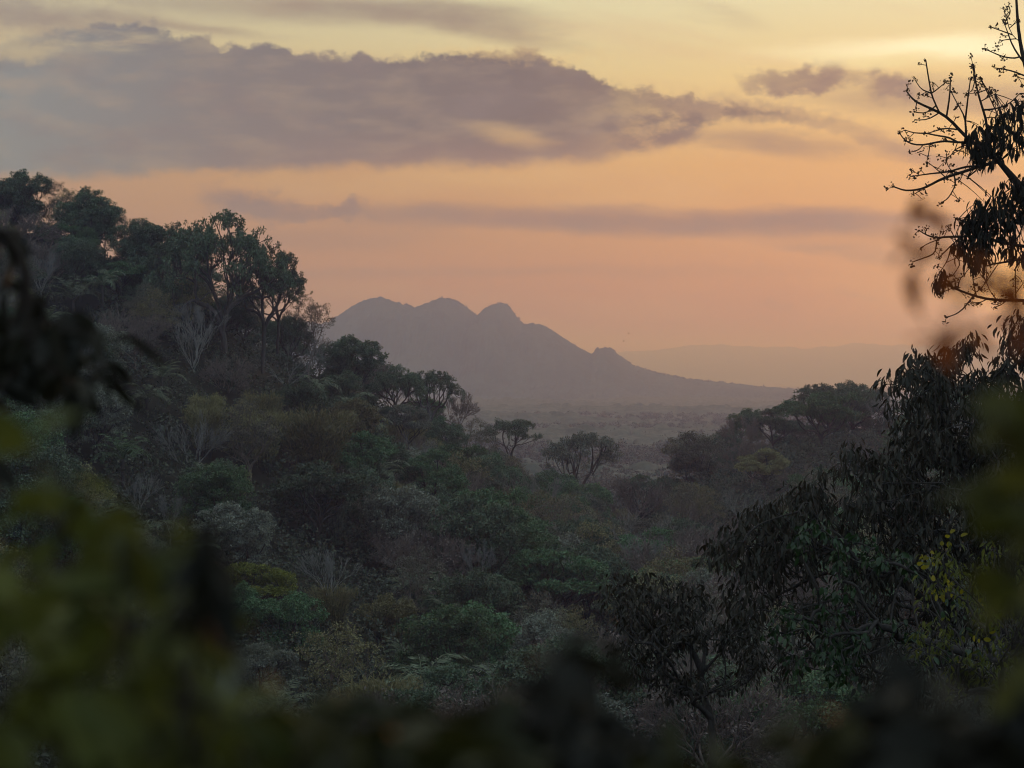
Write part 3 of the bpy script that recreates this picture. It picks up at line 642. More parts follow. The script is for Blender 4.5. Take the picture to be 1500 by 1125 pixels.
# hand-placed trees that the photograph shows clearly: kind, variant, u, top row, distance, width in px, leaf, bark, label
HERO = [
 ('open', 0, 328, 303, 560, 185, 'dark_leaf', None, 'largest spreading tree on the left ridge, lacy dark crown against the orange sky'),
 ('open', 1, 385, 352, 575, 110, 'dark_leaf', None, 'dark see-through tree just below the right side of the largest ridge tree'),
 ('open', 2, 407, 388, 590, 84, 'dark_leaf', None, 'dark see-through tree at the right foot of the largest ridge tree'),
 ('open', 1, 268, 322, 575, 92, 'dark_leaf', None, 'lower dark tree merging into the left side of the largest spreading tree'),
 ('dome', 0, 40, 246, 620, 85, None, None, 'dark bushy treetop at the upper left end of the ridge'),
 ('thin', 0, 88, 264, 620, 45, None, None, 'small sparse brown treetop between the bushy treetops at the upper left'),
 ('dome', 1, 125, 272, 610, 95, None, None, 'dark rounded ridge tree right of the small sparse brown treetop'),
 ('dome', 2, 190, 318, 600, 90, None, None, 'low dark tree on the ridge left of the largest spreading tree'),
 ('dome', 1, 238, 328, 600, 80, None, None, 'dark ridge tree touching the left side of the largest spreading tree'),
 ('thin', 1, 452, 428, 640, 74, 'brown_leaf', None, 'twiggy brown treetop on the ridge below the largest spreading tree'),
 ('open', 2, 425, 460, 640, 70, 'dark_leaf', None, 'dark tree directly left of the twiggy brown ridge treetop'),
 ('dome', 0, 515, 488, 680, 78, 'dark_leaf', None, 'dense black-green ridge tree where the humped mountain begins'),
 ('dome', 2, 480, 500, 680, 60, 'dark_leaf', None, 'dark ridge tree just left of the dense black-green one'),
 ('open', 0, 580, 532, 700, 85, 'dark_leaf', None, 'dark airy ridge tree in front of the foot of the humped mountain'),
 ('umbrella', 1, 628, 540, 720, 100, 'dark_leaf', None, 'wide airy ridge tree with fan-like branches below the mountain'),
 ('twig', 0, 672, 572, 740, 62, None, 'brown_bark', 'leafless twiggy ridge tree right of the wide fan-like tree'),
 ('umbrella', 0, 745, 610, 820, 84, 'dark_leaf', None, 'see-through dark tree where the left ridge drops to the valley'),
 ('thin', 0, 700, 610, 800, 60, None, None, 'thin brown tree on the low end of the left ridge'),
 ('umbrella', 0, 840, 628, 780, 116, 'grey_leaf', 'bark', 'lone spreading tree with a visible forked trunk in the middle of the valley'),
 ('twig', 1, 935, 692, 760, 96, None, 'brown_bark', 'brown leafless tree right of the lone spreading valley tree'),
 ('umbrella', 1, 1213, 561, 850, 122, 'dark_leaf', None, 'tall airy umbrella-shaped tree on top of the right hill'),
 ('dome', 1, 1250, 575, 870, 72, 'dark_leaf', None, 'dark rounded crown touching the right side of the umbrella-shaped tree'),
 ('layer', 0, 1132, 597, 850, 84, 'dark_leaf', None, 'dark flat-topped tree left of the umbrella-shaped tree on the right hill'),
 ('twig', 0, 1082, 606, 840, 58, None, 'brown_bark', 'sparse twiggy tree at the left shoulder of the right hill'),
 ('bare', 1, 1292, 572, 860, 60, None, None, 'pale leafless tree on the right hill beside the drooping brown foliage'),
 ('layer', 1, 1200, 626, 780, 110, 'green_leaf', None, 'flat-topped green tree below the umbrella-shaped tree on the right hill'),
 ('layer', 0, 1120, 668, 720, 84, 'olive_leaf', None, 'dull green flat tree in the middle of the right hillside'),
 ('dome', 0, 1020, 648, 820, 80, 'brown_leaf', None, 'brownish rounded tree at the left edge of the right hill'),
 ('bare', 2, 1085, 712, 640, 70, None, None, 'pale leafless tree low on the right hillside'),
 ('layer', 1, 380, 838, 395, 112, 'yellow_leaf', None, 'brightest yellow-green tree at the foot of the left hill'),
 ('dome', 1, 345, 884, 375, 90, 'green_leaf', None, 'dark green tree below the left side of the bright yellow-green tree'),
 ('dome', 0, 425, 882, 375, 100, 'green_leaf', None, 'dark green tree below the right side of the bright yellow-green tree'),
 ('dome', 2, 668, 880, 370, 156, 'green_leaf', None, 'big domed dark green tree at the bottom of the valley'),
 ('thin', 1, 496, 905, 350, 126, 'olive_leaf', None, 'pale olive feathery tree between the yellow-green and the big domed tree'),
 ('layer', 0, 378, 938, 330, 100, 'grey_leaf', None, 'grey-green low tree under the bright yellow-green tree'),
 ('dome', 0, 575, 868, 410, 84, 'olive_leaf', None, 'olive rounded tree up and left of the big domed dark green tree'),
 ('thin', 0, 785, 862, 400, 84, 'brown_leaf', None, 'reddish brown thin tree right of the big domed dark green tree'),
 ('layer', 1, 820, 800, 470, 150, 'green_leaf', None, 'fresh green layered tree in the valley right of the dark slope'),
 ('layer', 0, 465, 732, 470, 160, 'dark_leaf', None, 'broad flat-topped dark tree in the middle of the left hillside'),
 ('bare', 0, 478, 800, 415, 92, None, 'pale_bark', 'pale forked leafless tree above the bright yellow-green tree'),
 ('bare', 0, 285, 466, 540, 88, None, 'pale_bark', 'palest vase-shaped leafless tree high on the left hillside'),
 ('bare', 2, 425, 495, 590, 130, None, 'pale_bark', 'wide pale leafless tree under the dark ridge'),
 ('bare', 1, 285, 600, 480, 120, None, 'pale_bark', 'spreading pale leafless tree below the vase-shaped one'),
 ('bare', 0, 205, 690, 430, 70, None, 'pale_bark', 'slender pale leafless tree with a long trunk on the left slope'),
 ('bare', 0, 250, 720, 420, 60, None, 'pale_bark', 'short pale leafless tree beside the slender long-trunked one'),
 ('bare', 1, 270, 845, 370, 56, None, 'pale_bark', 'small white-limbed dead tree left of the bright yellow-green tree'),
 ('bare', 0, 112, 870, 360, 66, None, 'pale_bark', 'pale dead tree low at the left behind the blurred bush'),
 ('palm', 0, 108, 400, 560, 80, None, None, 'arching palm high on the left slope above the blurred leaves'),
 ('palm', 1, 150, 395, 560, 60, None, None, 'palm right of the highest arching palm on the left slope'),
 ('palm', 0, 180, 630, 450, 84, 'green_leaf', None, 'greener palm beside the blurred bush on the left slope'),
 ('palm', 1, 215, 560, 500, 80, None, None, 'grey palm above the greener palm on the left slope'),
 ('bamboo', 0, 460, 632, 520, 92, 'olive_leaf', None, 'olive bamboo clump in the middle of the left hillside'),
 ('bamboo', 0, 480, 690, 480, 70, 'grey_leaf', None, 'greyish bamboo clump below the olive bamboo'),
 ('dome', 1, 515, 592, 600, 74, 'olive_leaf', None, 'pale olive rounded tree right of the olive bamboo'),
 ('layer', 1, 600, 590, 640, 60, 'grey_leaf', None, 'grey-green tree under the wide airy ridge tree'),
 ('layer', 0, 640, 655, 560, 96, 'green_leaf', None, 'green layered tree in the middle of the dark slope below the twiggy ridge tree'),
 ('bare', 1, 700, 785, 450, 60, None, 'brown_bark', 'brown leafless tree left of the fresh green layered tree'),
 ('twig', 1, 330, 520, 540, 80, None, 'pale_bark', 'fine-twigged grey tree right of the vase-shaped leafless tree'),
]
rngp = np.random.default_rng(77)
def put_hero(h):
    kind, var, u, v, d, wpx, leaf, bark, label = h
    pr = PR[kind][var % len(PR[kind])]
    wid = wpx / F * d; s = wid / (2 * pr['R'] * .95)
    top = EYE - (v - HOR) / F * d; x = (u - 750) / F * d; zg = gz(x, d)
    H = top - zg; sz = s
    if pr['H'] * s > H: z = top - pr['H'] * s
    else:
        sz = min(H / pr['H'], s * 1.5); z = top - pr['H'] * sz
    if z < zg - 2.0 * sz and kind not in ('bare',): z = max(z, zg - 4)
    r = plant(pr, x, d, z, s, rngp.uniform(0, 6.28), sz, leaf, bark)
    r['label'] = label
    if kind in ('bare', 'twig'): r['group'] = 'leafless trees on the hillsides'
    elif kind == 'palm': r['group'] = 'palms on the left hillside'
    else: r['group'] = 'leafy trees on the hillsides'
    PLACED.append((r, x, d, u, v + wpx * .35, None, label, wid, v))
for h in HERO: put_hero(h)

LOOK = {'dome': ['dark', 'dull green', 'brownish', 'grey-green'], 'layer': ['green flat-topped', 'dark flat-topped'], 'open': ['airy dark'], 'thin': ['thin brown', 'thin olive'],
        'bare': ['pale leafless', 'grey-brown leafless'], 'twig': ['fine-twigged bare'], 'palm': ['grey-green'], 'bamboo': ['olive']}
NOUN = {'palm': 'palm', 'bamboo': 'bamboo clump'}
def scatter(n, urange, yrange, spacing, weights, seed, size=(.95, 1.45)):
    rng = np.random.default_rng(seed); kinds = list(weights); pw = np.array([weights[k] for k in kinds], float); pw /= pw.sum(); k = 0; tries = 0
    while k < n and tries < n * 60:
        tries += 1
        y = math.sqrt(rng.uniform(yrange[0] ** 2, yrange[1] ** 2)); u = rng.uniform(*urange); x = (u - 750) / F * y
        if any((x - p[1]) ** 2 + (y - p[2]) ** 2 < (spacing * rng.uniform(.75, 1.2)) ** 2 for p in PLACED): continue
        z0 = gz(x, y)
        # the whole crown must be able to show: skip spots hidden behind the ridge
        rd = float(tab(u, [(0, 620), (300, 600), (600, 720), (780, 850), (950, 800), (1050, 860), (1300, 880), (2500, 900)]))
        if y > rd + 25: continue
        near_ridge = y > rd - 45
        kd = kinds[rng.choice(len(kinds), p=pw)]
        if near_ridge and kd in ('palm', 'bamboo'): kd = 'dome'
        pr = PR[kd][rng.integers(len(PR[kd]))]; s = rng.uniform(*size) * float(np.interp(y, [300, 420, 650], [1.12, 1.05, 1.0])) * (12.5 / pr['H'] if kd not in ('palm', 'bamboo') else .9)
        if near_ridge: s *= .85
        leaf = bark = None; looks = LOOK[kd]; li = rng.choice(len(looks), p=[.42, .28, .08, .22] if kd == 'dome' else None)
        if kd == 'dome': leaf = ['dark_leaf', 'green_leaf', 'brown_leaf', 'grey_leaf'][li]
        elif kd == 'layer': leaf = ['green_leaf', 'dark_leaf'][li]
        elif kd == 'thin': leaf = ['brown_leaf', 'olive_leaf'][li]
        elif kd == 'bare': bark = ['pale_bark', 'brown_bark'][li]; leaf = bark
        vt = HOR - (z0 - 1 + pr['H'] * s - EYE) / y * F; hw = pr['R'] * s / y * F
        if any(q[6] and y < q[2] + 3 and abs(u - q[3]) < (hw + q[7] / q[2] * F * .5) * .85 and vt < q[8] + q[7] / q[2] * F * .55 for q in PLACED): continue
        r = plant(pr, x, y, z0 - 1.0, s, rng.uniform(0, 6.28), s * rng.uniform(.9, 1.15), leaf, bark)
        v = HOR - (z0 + 8 - EYE) / y * F
        r['group'] = {'palm': 'palms on the left hillside', 'bamboo': 'bamboo clumps on the left hillside'}.get(kd, 'leafless trees on the hillsides' if kd in ('bare', 'twig') else 'leafy trees on the hillsides')
        PLACED.append((r, x, y, u, v, (looks[li] + ' ' + NOUN.get(kd, 'tree')), None, pr['R'] * s * 2, 0)); k += 1
def ridge_fill(seed, u, u1, nm, step=1.0):
    rng = np.random.default_rng(seed)
    while u < u1:
        rd = float(tab(u, [(0, 620), (300, 600), (600, 720), (780, 850), (950, 800), (1050, 860), (1300, 880), (2500, 900)])); y = rd + rng.uniform(-14, 6); x = (u - 750) / F * y
        kd, leaf, lk = [('dome', 'dark_leaf', 'dark'), ('dome', 'dark_leaf', 'blackish'), ('thin', 'brown_leaf', 'thin brown'), ('open', 'dark_leaf', 'airy dark')][rng.choice(4, p=[.45, .25, .15, .15])]
        pr = PR[kd][rng.integers(len(PR[kd]))]; s = rng.uniform(.62, .95) * 12.5 / pr['H']; zg = gz(x, y)
        if any(q[6] and abs(u - q[3]) < q[7] / q[2] * F * .5 and y < q[2] + 25 for q in PLACED): s *= .62
        r = plant(pr, x, y, zg - 1.5, s, rng.uniform(0, 6.28), s, leaf)
        r['group'] = 'leafy trees on the hillsides'
        PLACED.append((r, x, y, u, HOR - (zg + 8 - EYE) / y * F, lk + nm, None, pr['R'] * s * 2, 0)); u += rng.uniform(22, 36) * step
ridge_fill(4, -70.0, 800, ' ridge tree')
ridge_fill(14, 975.0, 1420, ' hilltop tree', .62)
scatter(295, (-60, 860), (290, 760), 7.8, {'dome': 30, 'layer': 9, 'open': 8, 'thin': 16, 'bare': 25, 'twig': 15, 'palm': 7, 'bamboo': 3}, 5)
scatter(115, (940, 1420), (430, 890), 7.2, {'dome': 34, 'layer': 6, 'open': 6, 'thin': 26, 'bare': 8, 'twig': 12}, 6)
scatter(45, (640, 1150), (290, 800), 8.0, {'dome': 20, 'thin': 26, 'twig': 25, 'layer': 10, 'bare': 10}, 7)

# labels for the scattered trees: look + direction + nearest landmark tree
SHORT = {}
for p in PLACED:
    if p[6]: SHORT[p[0].name] = p
def short(lbl):
    t = lbl
    for cut in (',', ' against', ' beside', ' between', ' under ', ' below', ' above', ' right of', ' left of', ' directly', ' just ', ' touching', ' where', ' in front', ' with', ' on ', ' at ', ' in the', ' low ', ' high ', ' behind', ' up and'):
        i = t.find(cut)
        if i > 12: t = t[:i]
    return t
LM = []
seen = {}
for p in PLACED:
    if p[6]: s_ = short(p[6]); seen.setdefault(s_, []).append(p)
for s_, ps in seen.items():
    if len(ps) == 1 and 2 <= len(s_.split()) <= 6: LM.append((ps[0], s_))
taken = {}
for p in sorted([p for p in PLACED if not p[6]], key=lambda p: p[4]):
    best = None
    for (q, s_) in sorted(LM, key=lambda L: (L[0][3] - p[3]) ** 2 + (L[0][4] - p[4]) ** 2)[:6]:
        dx, dy = p[3] - q[3], p[4] - q[4]; a = math.degrees(math.atan2(dy, dx)) % 360
        dr = ['right of', 'below and right of', 'below', 'below and left of', 'left of', 'above and left of', 'above', 'above and right of'][int((a + 22.5) // 45) % 8]
        key = (p[5], dr, s_); n = taken.get(key, 0)
        if best is None or n < best[0]: best = (n, key)
        if n == 0: break
    n, key = best; taken[key] = n + 1
    o = ['', 'second ', 'third ', 'fourth ', 'fifth ', 'sixth ', 'seventh ', 'eighth '][min(n, 7)]
    art = s_ = key[2]
    p[0]['label'] = f"{o}{key[0]} {key[1]} the {key[2]}"

# ------------------------------------------------------------------ foreground trees on the near slope
def inside(poly, p):
    x, y = p[:, 0], p[:, 1]; n = len(poly); c = np.zeros(len(p), bool); j = n - 1
    for i in range(n):
        xi, yi = poly[i]; xj, yj = poly[j]
        c ^= ((yi > y) != (yj > y)) & (x < (xj - xi) * (y - yi) / (yj - yi + 1e-9) + xi); j = i
    return c
def poly_points(rng, poly, n, gap=0.0, gs=60.0, seed=0):
    P = np.array(poly, float); lo, hi = P.min(0), P.max(0); out = []
    got = 0
    while got < n:
        q = rng.uniform(lo, hi, (n * 2, 2)); q = q[inside(poly, q)]
        if gap > 0: q = q[vnoise(q[:, 0] + 900, q[:, 1] + 900, gs, seed) + vnoise(q[:, 0] + 900, q[:, 1] + 900, gs * .4, seed + 1) * .5 > gap]
        out.append(q); got += len(q)
    return np.concatenate(out)[:n]
def px3(q, d):
    """chart position + real distance -> point in the valley"""
    return np.stack([(q[:, 0] - 750) / F * d, d, EYE - (q[:, 1] - HOR) / F * d], -1)
def hanging(buf, rng, C, n, L, W, spread=.12, tilt=.35, shape=LANCE):
    """sprays of drooping leaves round each twig end"""
    C = np.repeat(C, n, 0); N = len(C); a = rng.uniform(0, 2 * PI, N)
    rad = np.stack([np.cos(a), np.sin(a), np.zeros(N)], -1)
    pos = C + rad * (rng.random(N) * spread)[:, None] + np.stack([np.zeros(N), np.zeros(N), rng.uniform(-.08, .12, N)], -1) * (spread / .12)
    ax = rad * rng.uniform(.05, tilt * 2, N)[:, None] + np.array([0, 0, -1.0]) + rng.normal(size=(N, 3)) * .12
    s = rng.uniform(.45, 1.3, N); leaves(buf, pos, ax, rad + rng.normal(size=(N, 3)) * .35, L * s, W * s * rng.uniform(.75, 1.2, N), shape)

def assemble(name, base, parts, **props):
    """parts: list of (name, buf in world coordinates, material, smooth)"""
    r = bpy.data.objects.new(name, None); col.objects.link(r); r.location = base
    for nm, b, mt, sm in parts:
        b.v = [v - np.asarray(base, np.float32) for v in b.v]
        link(nm, b.mesh(name + '_' + nm, M[mt], sm), r)
    for k, v in props.items(): r[k] = v
    return r

# A: the big tree with drooping dry leaves ------------------------------------
rng = np.random.default_rng(301)
polyA = [(1560, 455), (1480, 470), (1440, 490), (1405, 505), (1378, 515), (1345, 510), (1322, 540), (1296, 560), (1290, 590), (1306, 604), (1325, 590), (1345, 608), (1375, 598), (1330, 620), (1290, 640), (1262, 660), (1248, 650), (1225, 665), (1195, 695), (1178, 720), (1150, 715), (1145, 740), (1108, 750), (1080, 765), (1050, 790), (1030, 800), (1040, 825), (1075, 840), (1060, 880), (1075, 940), (1110, 1000), (1200, 1010), (1300, 1025), (1400, 1030), (1560, 1030)]
qA = poly_points(rng, polyA, 3000, .55, 36, 3)
lowgap = (qA[:, 1] > 850) & (rng.random(len(qA)) < .55) | (qA[:, 1] > 740) & (rng.random(len(qA)) < .2); qA = qA[~lowgap]
dA = 55 + rng.normal(size=len(qA)) * 1.6 + (qA[:, 0] - 1300) * .004
pA = px3(qA, dA)
xA = 13.4; zA = gz(xA, 57)
rootsA = [(xA, 57, zA - 1.2), (xA - .1, 57, zA + 1.5), (xA - .5, 56.6, zA + 3.2), (12.0, 56, 96.6), (10.4, 55.6, 97.4)]
tb = Tubes(); trk = Buf(); net(tb, rng, rootsA, pA, .0065, .44, 6, rmax=.26); tb.into(trk)
fol = Buf(); hanging(fol, rng, pA, 10, .19, .055, .22, .75)
off = Buf(); qE = qA[rng.random(len(qA)) < .12]
assemble('drooping_tree', (xA, 57, zA), [('trunk', trk, 'mid_near_bark', True), ('foliage', fol, 'droop_leaf', False)], category='tree', label='large foreground tree with drooping dark brown leaves filling the right side')

# B: the tall half-bare tree with buds ---------------------------------------
rng = np.random.default_rng(302); tb = Tubes(); trk = Buf(); bd = Buf(); dB = 58.0; pmB = F / dB
zB = gz(12.6, dB)
def P2(u, v, dy=0.0): return px3(np.array([[u, v]], float), np.array([dB + dy]))[0]
S = [  # (points in px, start thickness px, end thickness px)
 ([(1655, 1110), (1648, 800), (1628, 560), (1590, 430), (1545, 340), (1505, 288), (1484, 261), (1463, 237)], 26, 6.5),
 ([(1463, 237), (1445, 224), (1433, 214), (1412, 197), (1393, 173), (1372, 160), (1345, 149), (1336, 139), (1331, 131)], 6, 1.6),
 ([(1372, 160), (1364, 142), (1360, 128), (1355, 108), (1351, 92)], 2.6, 1.5), ([(1359, 136), (1347, 133), (1335, 119)], 2, 1.2), ([(1361, 136), (1370, 133), (1380, 124)], 2, 1.2),
 ([(1345, 150), (1340, 160), (1341, 163)], 1.5, 1), ([(1376, 174), (1362, 174), (1347, 172)], 1.8, 1.2), ([(1372, 162), (1358, 166), (1341, 162)], 1.8, 1.2),
 ([(1420, 200), (1417, 171), (1408, 150), (1401, 128)], 3, 1.5), ([(1416, 171), (1414, 145), (1413, 120)], 2.5, 1.3), ([(1390, 165), (1391, 140), (1391, 113)], 2.5, 1.5),
 ([(1450, 215), (1447, 181), (1439, 155), (1431, 125), (1429, 96)], 4, 1.6), ([(1432, 125), (1422, 112), (1418, 105)], 1.6, 1), ([(1435, 130), (1444, 118), (1443, 112)], 1.6, 1), ([(1434, 132), (1446, 131), (1452, 128)], 1.6, 1), ([(1437, 146), (1447, 143), (1450, 142)], 1.6, 1),
 ([(1431, 128), (1422, 135), (1410, 141)], 1.6, 1), ([(1438, 160), (1455, 161), (1475, 155), (1488, 140)], 2.5, 1.2),
 ([(1420, 213), (1400, 209), (1380, 206), (1356, 213), (1335, 213), (1322, 205), (1316, 196)], 3, 1.4), ([(1352, 213), (1346, 220), (1333, 223)], 1.6, 1), ([(1363, 211), (1362, 222), (1363, 228)], 1.5, 1), ([(1404, 209), (1399, 219), (1393, 226)], 1.6, 1),
 ([(1407, 206), (1390, 201), (1372, 199), (1356, 195), (1340, 196), (1324, 191)], 2.6, 1.2), ([(1400, 190), (1385, 187), (1372, 191), (1358, 195)], 2, 1.2),
 ([(1463, 238), (1444, 241), (1425, 247), (1407, 253), (1380, 261), (1360, 273), (1348, 277), (1329, 279), (1318, 275), (1308, 271)], 4.5, 1.5), ([(1348, 277), (1340, 284), (1333, 287)], 1.6, 1), ([(1402, 257), (1400, 270), (1393, 283), (1387, 292), (1375, 299)], 2.2, 1.2), ([(1395, 258), (1408, 262), (1413, 262)], 1.4, 1),
 ([(1436, 234), (1415, 243), (1393, 251), (1370, 252), (1353, 254), (1340, 255)], 3, 1.2), ([(1378, 252), (1368, 245), (1357, 238)], 1.6, 1), ([(1390, 251), (1384, 242), (1380, 235)], 1.5, 1), ([(1400, 245), (1405, 255), (1412, 262)], 1.4, 1),
 ([(1590, 430), (1540, 250), (1510, 120), (1500, 85), (1494, 50), (1491, 0), (1491, -40)], 9, 2), ([(1500, 92), (1484, 68), (1478, 45), (1473, 28)], 2.5, 1.3), ([(1494, 60), (1480, 50), (1471, 13)], 1.2, 1), ([(1488, 24), (1478, 20), (1471, 13)], 1.8, 1.2), ([(1482, 48), (1470, 42), (1460, 33)], 1.8, 1.2), ([(1500, 86), (1486, 86), (1468, 84), (1450, 76), (1439, 72)], 2.2, 1.2), ([(1505, 105), (1485, 104), (1470, 100), (1458, 98)], 2.2, 1.2), ([(1510, 120), (1498, 118), (1483, 110)], 1.8, 1), ([(1478, 45), (1482, 38), (1484, 33)], 1.4, 1), ([(1486, 60), (1478, 56), (1473, 55)], 1.4, 1),
 ([(1580, 400), (1520, 376), (1500, 379), (1468, 385), (1444, 389)], 4, 2), ([(1600, 450), (1540, 445), (1500, 439), (1470, 440), (1441, 437), (1407, 424), (1395, 418), (1383, 411)], 5, 1.7),
 ([(1403, 422), (1401, 412), (1404, 404)], 1.6, 1), ([(1426, 434), (1425, 420), (1421, 404)], 1.7, 1.1), ([(1439, 437), (1441, 420), (1448, 401)], 1.7, 1.1), ([(1455, 439), (1453, 425), (1453, 411)], 1.7, 1.1), ([(1424, 434), (1415, 450), (1404, 460), (1391, 464)], 2, 1.2), ([(1450, 440), (1440, 443), (1430, 442)], 1.4, 1), ([(1480, 440), (1470, 446), (1460, 450)], 1.6, 1), ([(1400, 421), (1392, 424), (1384, 429)], 1.5, 1),
 ([(1490, 438), (1484, 415), (1480, 395)], 1.8, 1.1), ([(1490, 432), (1496, 415), (1500, 405)], 1.6, 1),
 ([(1560, 380), (1480, 360), (1441, 348), (1420, 346), (1401, 348), (1380, 348), (1367, 351), (1350, 346), (1340, 340)], 4.5, 1.4), ([(1367, 351), (1358, 357), (1354, 361)], 1.5, 1), ([(1385, 358), (1370, 372), (1356, 377), (1336, 384)], 2, 1.3), ([(1395, 350), (1390, 362), (1378, 374), (1371, 379)], 2, 1.2), ([(1392, 352), (1391, 380), (1380, 400)], 2, 1.2), ([(1410, 365), (1408, 385), (1390, 405)], 2, 1.2), ([(1428, 335), (1415, 322), (1405, 317)], 2, 1.2), ([(1400, 348), (1392, 338), (1387, 333)], 1.6, 1),
]
tips = []; SK = []
for pts, w0, w1 in S:
    dy0 = rng.uniform(-.8, .8); c = np.array([P2(u, v, 0) for u, v in pts]); n = len(c)
    t = np.linspace(0, 1, n); c[1:, 1] += dy0 * t[1:] ** 1.2 * (0 if w0 > 20 else 1)
    if SK:
        A_ = np.concatenate(SK); j_ = np.argmin(np.linalg.norm(A_ - c[0], axis=1))
        if np.linalg.norm(A_[j_] - c[0]) < .6: c[0] = A_[j_]
    tt = np.linspace(0, n - 1, max(n * 2, 6)); cc = np.stack([np.interp(tt, np.arange(n), c[:, k]) for k in range(3)], -1)
    cc[1:-1] = cc[1:-1] * .5 + (cc[:-2] + cc[2:]) * .25
    SK.append(cc); tb.add(cc, np.linspace(w0, w1, len(cc)) * .6 / pmB, 7 if w0 > 5 else 4)
    if w0 < 7:
        tips.append(cc[-1])
        for _ in range(int(len(pts) * 1.1)):
            a = cc[rng.integers(1, len(cc))]; e = a + rng.normal(size=3) * np.array([.10, .08, .10]); 
            if rng.random() < .65: tips.append(e); tb.add(bez(a, (a + e) / 2 + (0, 0, .01), e, 3), np.array([.009, .008, .007]), 3)
T_ = np.array(tips); SKA = np.concatenate(SK)
# buds and small seed heads
k = 8; C = np.repeat(T_, k, 0); leaves(bd, C + rng.normal(size=C.shape) * .028, rand_unit(rng, len(C)), rand_unit(rng, len(C)), rng.uniform(.03, .07, len(C)), rng.uniform(.025, .045, len(C)), OVAL)
cl = Buf()
for poly, n in [([(1416, 196), (1440, 172), (1462, 165), (1474, 190), (1470, 225), (1450, 243), (1425, 236), (1412, 215)], 120), ([(1468, 170), (1480, 150), (1560, 140), (1560, 235), (1480, 222), (1464, 205)], 190),
                ([(1420, 300), (1450, 285), (1482, 262), (1560, 250), (1560, 380), (1480, 375), (1450, 372), (1438, 345), (1420, 325)], 420), ([(1392, 340), (1412, 320), (1440, 318), (1450, 350), (1443, 380), (1428, 398), (1410, 372), (1396, 372)], 130), ([(1368, 402), (1388, 398), (1392, 415), (1375, 424), (1367, 415)], 22)]:
    q = poly_points(rng, poly, n, .42, 22, 8); p = px3(q, dB + rng.normal(size=n) * .7)
    hanging(cl, rng, p, 3, .22, .06, .12, .4)
    for pp in p[::3]:
        dd = np.linalg.norm(SKA - pp, axis=1); e = SKA[np.argmin(dd)]; tb.add(bez(e, (e + pp) / 2 + (0, 0, .05), pp, 4), np.linspace(.012, .006, 4), 3)
tb.into(trk)
assemble('budding_tree', (float(P2(1655, 1110)[0]), dB, zB), [('trunk', trk, 'near_bark', True), ('foliage', cl, 'shade_leaf', False), ('buds', bd, 'bud', False)], category='tree', label='tall half-bare tree with upturned budding twigs against the golden sky')

# C: small dark tree at the lower middle --------------------------------------
rng = np.random.default_rng(303); dC = 50.0
polyC = [(872, 866), (900, 842), (960, 850), (1000, 858), (1040, 850), (1085, 870), (1110, 920), (1125, 975), (1090, 1010), (1040, 1020), (985, 1045), (930, 1000), (900, 950), (905, 910)]
qC = poly_points(rng, polyC, 520, .60, 34, 12); pC = px3(qC, dC + rng.normal(size=len(qC)) * 1.0)
xC = (1046 - 750) / F * dC; zC = gz(xC, dC)
tb = Tubes(); trk = Buf(); net(tb, rng, [(xC, dC, zC - .6), (xC, dC, zC + .7), (xC - .05, dC, zC + 1.6)], pC, .006, .44, 5, rmax=.065); tb.into(trk)
fol = Buf(); hanging(fol, rng, pC, 8, .13, .045, .16, 1.1)
assemble('small_dark_tree', (xC, dC, zC), [('trunk', trk, 'mid_near_bark', True), ('foliage', fol, 'droop_leaf', False)], category='tree', label='small dark tree with fanned branches left of the drooping brown tree')

# D: fresh green tree hanging in front ------------------------------------------
rng = np.random.default_rng(304); dD = 47.0; fol = Buf(); qs = []
for (cx, cy, rx, ry, n) in [(1178, 785, 20, 12, 12), (1205, 778, 14, 12, 9), (1168, 805, 14, 12, 6), (1232, 805, 14, 14, 9), (1260, 796, 18, 10, 10), (1240, 830, 18, 12, 8), (1285, 822, 24, 10, 10), (1315, 818, 18, 9, 8), (1330, 835, 12, 8, 5), (1215, 870, 22, 12, 9), (1240, 862, 16, 8, 6), (1145, 905, 18, 14, 10), (1180, 912, 18, 12, 9), (1220, 898, 30, 14, 12), (1215, 940, 36, 18, 20), (1180, 965, 30, 16, 16), (1235, 965, 24, 18, 16), (1255, 935, 20, 14, 10), (1230, 990, 24, 12, 12), (1290, 915, 30, 12, 8), (1330, 930, 30, 14, 8), (1380, 960, 40, 20, 10), (1140, 930, 20, 12, 8), (1420, 900, 40, 30, 8)]:
    qs.append(np.stack([cx + rng.normal(size=n) * rx * .55, cy + rng.normal(size=n) * ry * .55], -1))
qD = np.concatenate(qs); pD = px3(qD, dD + rng.normal(size=len(qD)) * .5 + (qD[:, 0] - 1200) * .006)
xD = (1590 - 750) / F * 49; zD = gz(xD, 49)
tb = Tubes(); trk = Buf(); net(tb, rng, [(xD, 49, zD - .8), (xD - .3, 49, zD + 1.4), (xD - 1.2, 48.8, zD + 2.6)] + [tuple(px3(np.array([[u, v]], float), np.array([48.]))[0]) for u, v in ((1440, 965), (1380, 945), (1320, 935))], pD, .007, .44, 5, rmax=.12); tb.into(trk)
hanging(fol, rng, pD, 5, .13, .065, .10, 1.3, OVAL)
assemble('green_leaved_tree', (xD, 49, zD), [('trunk', trk, 'mid_near_bark', True), ('foliage', fol, 'fresh_leaf', False)], category='tree', label='tree with curled fresh green leaf clusters in front of the drooping brown tree')

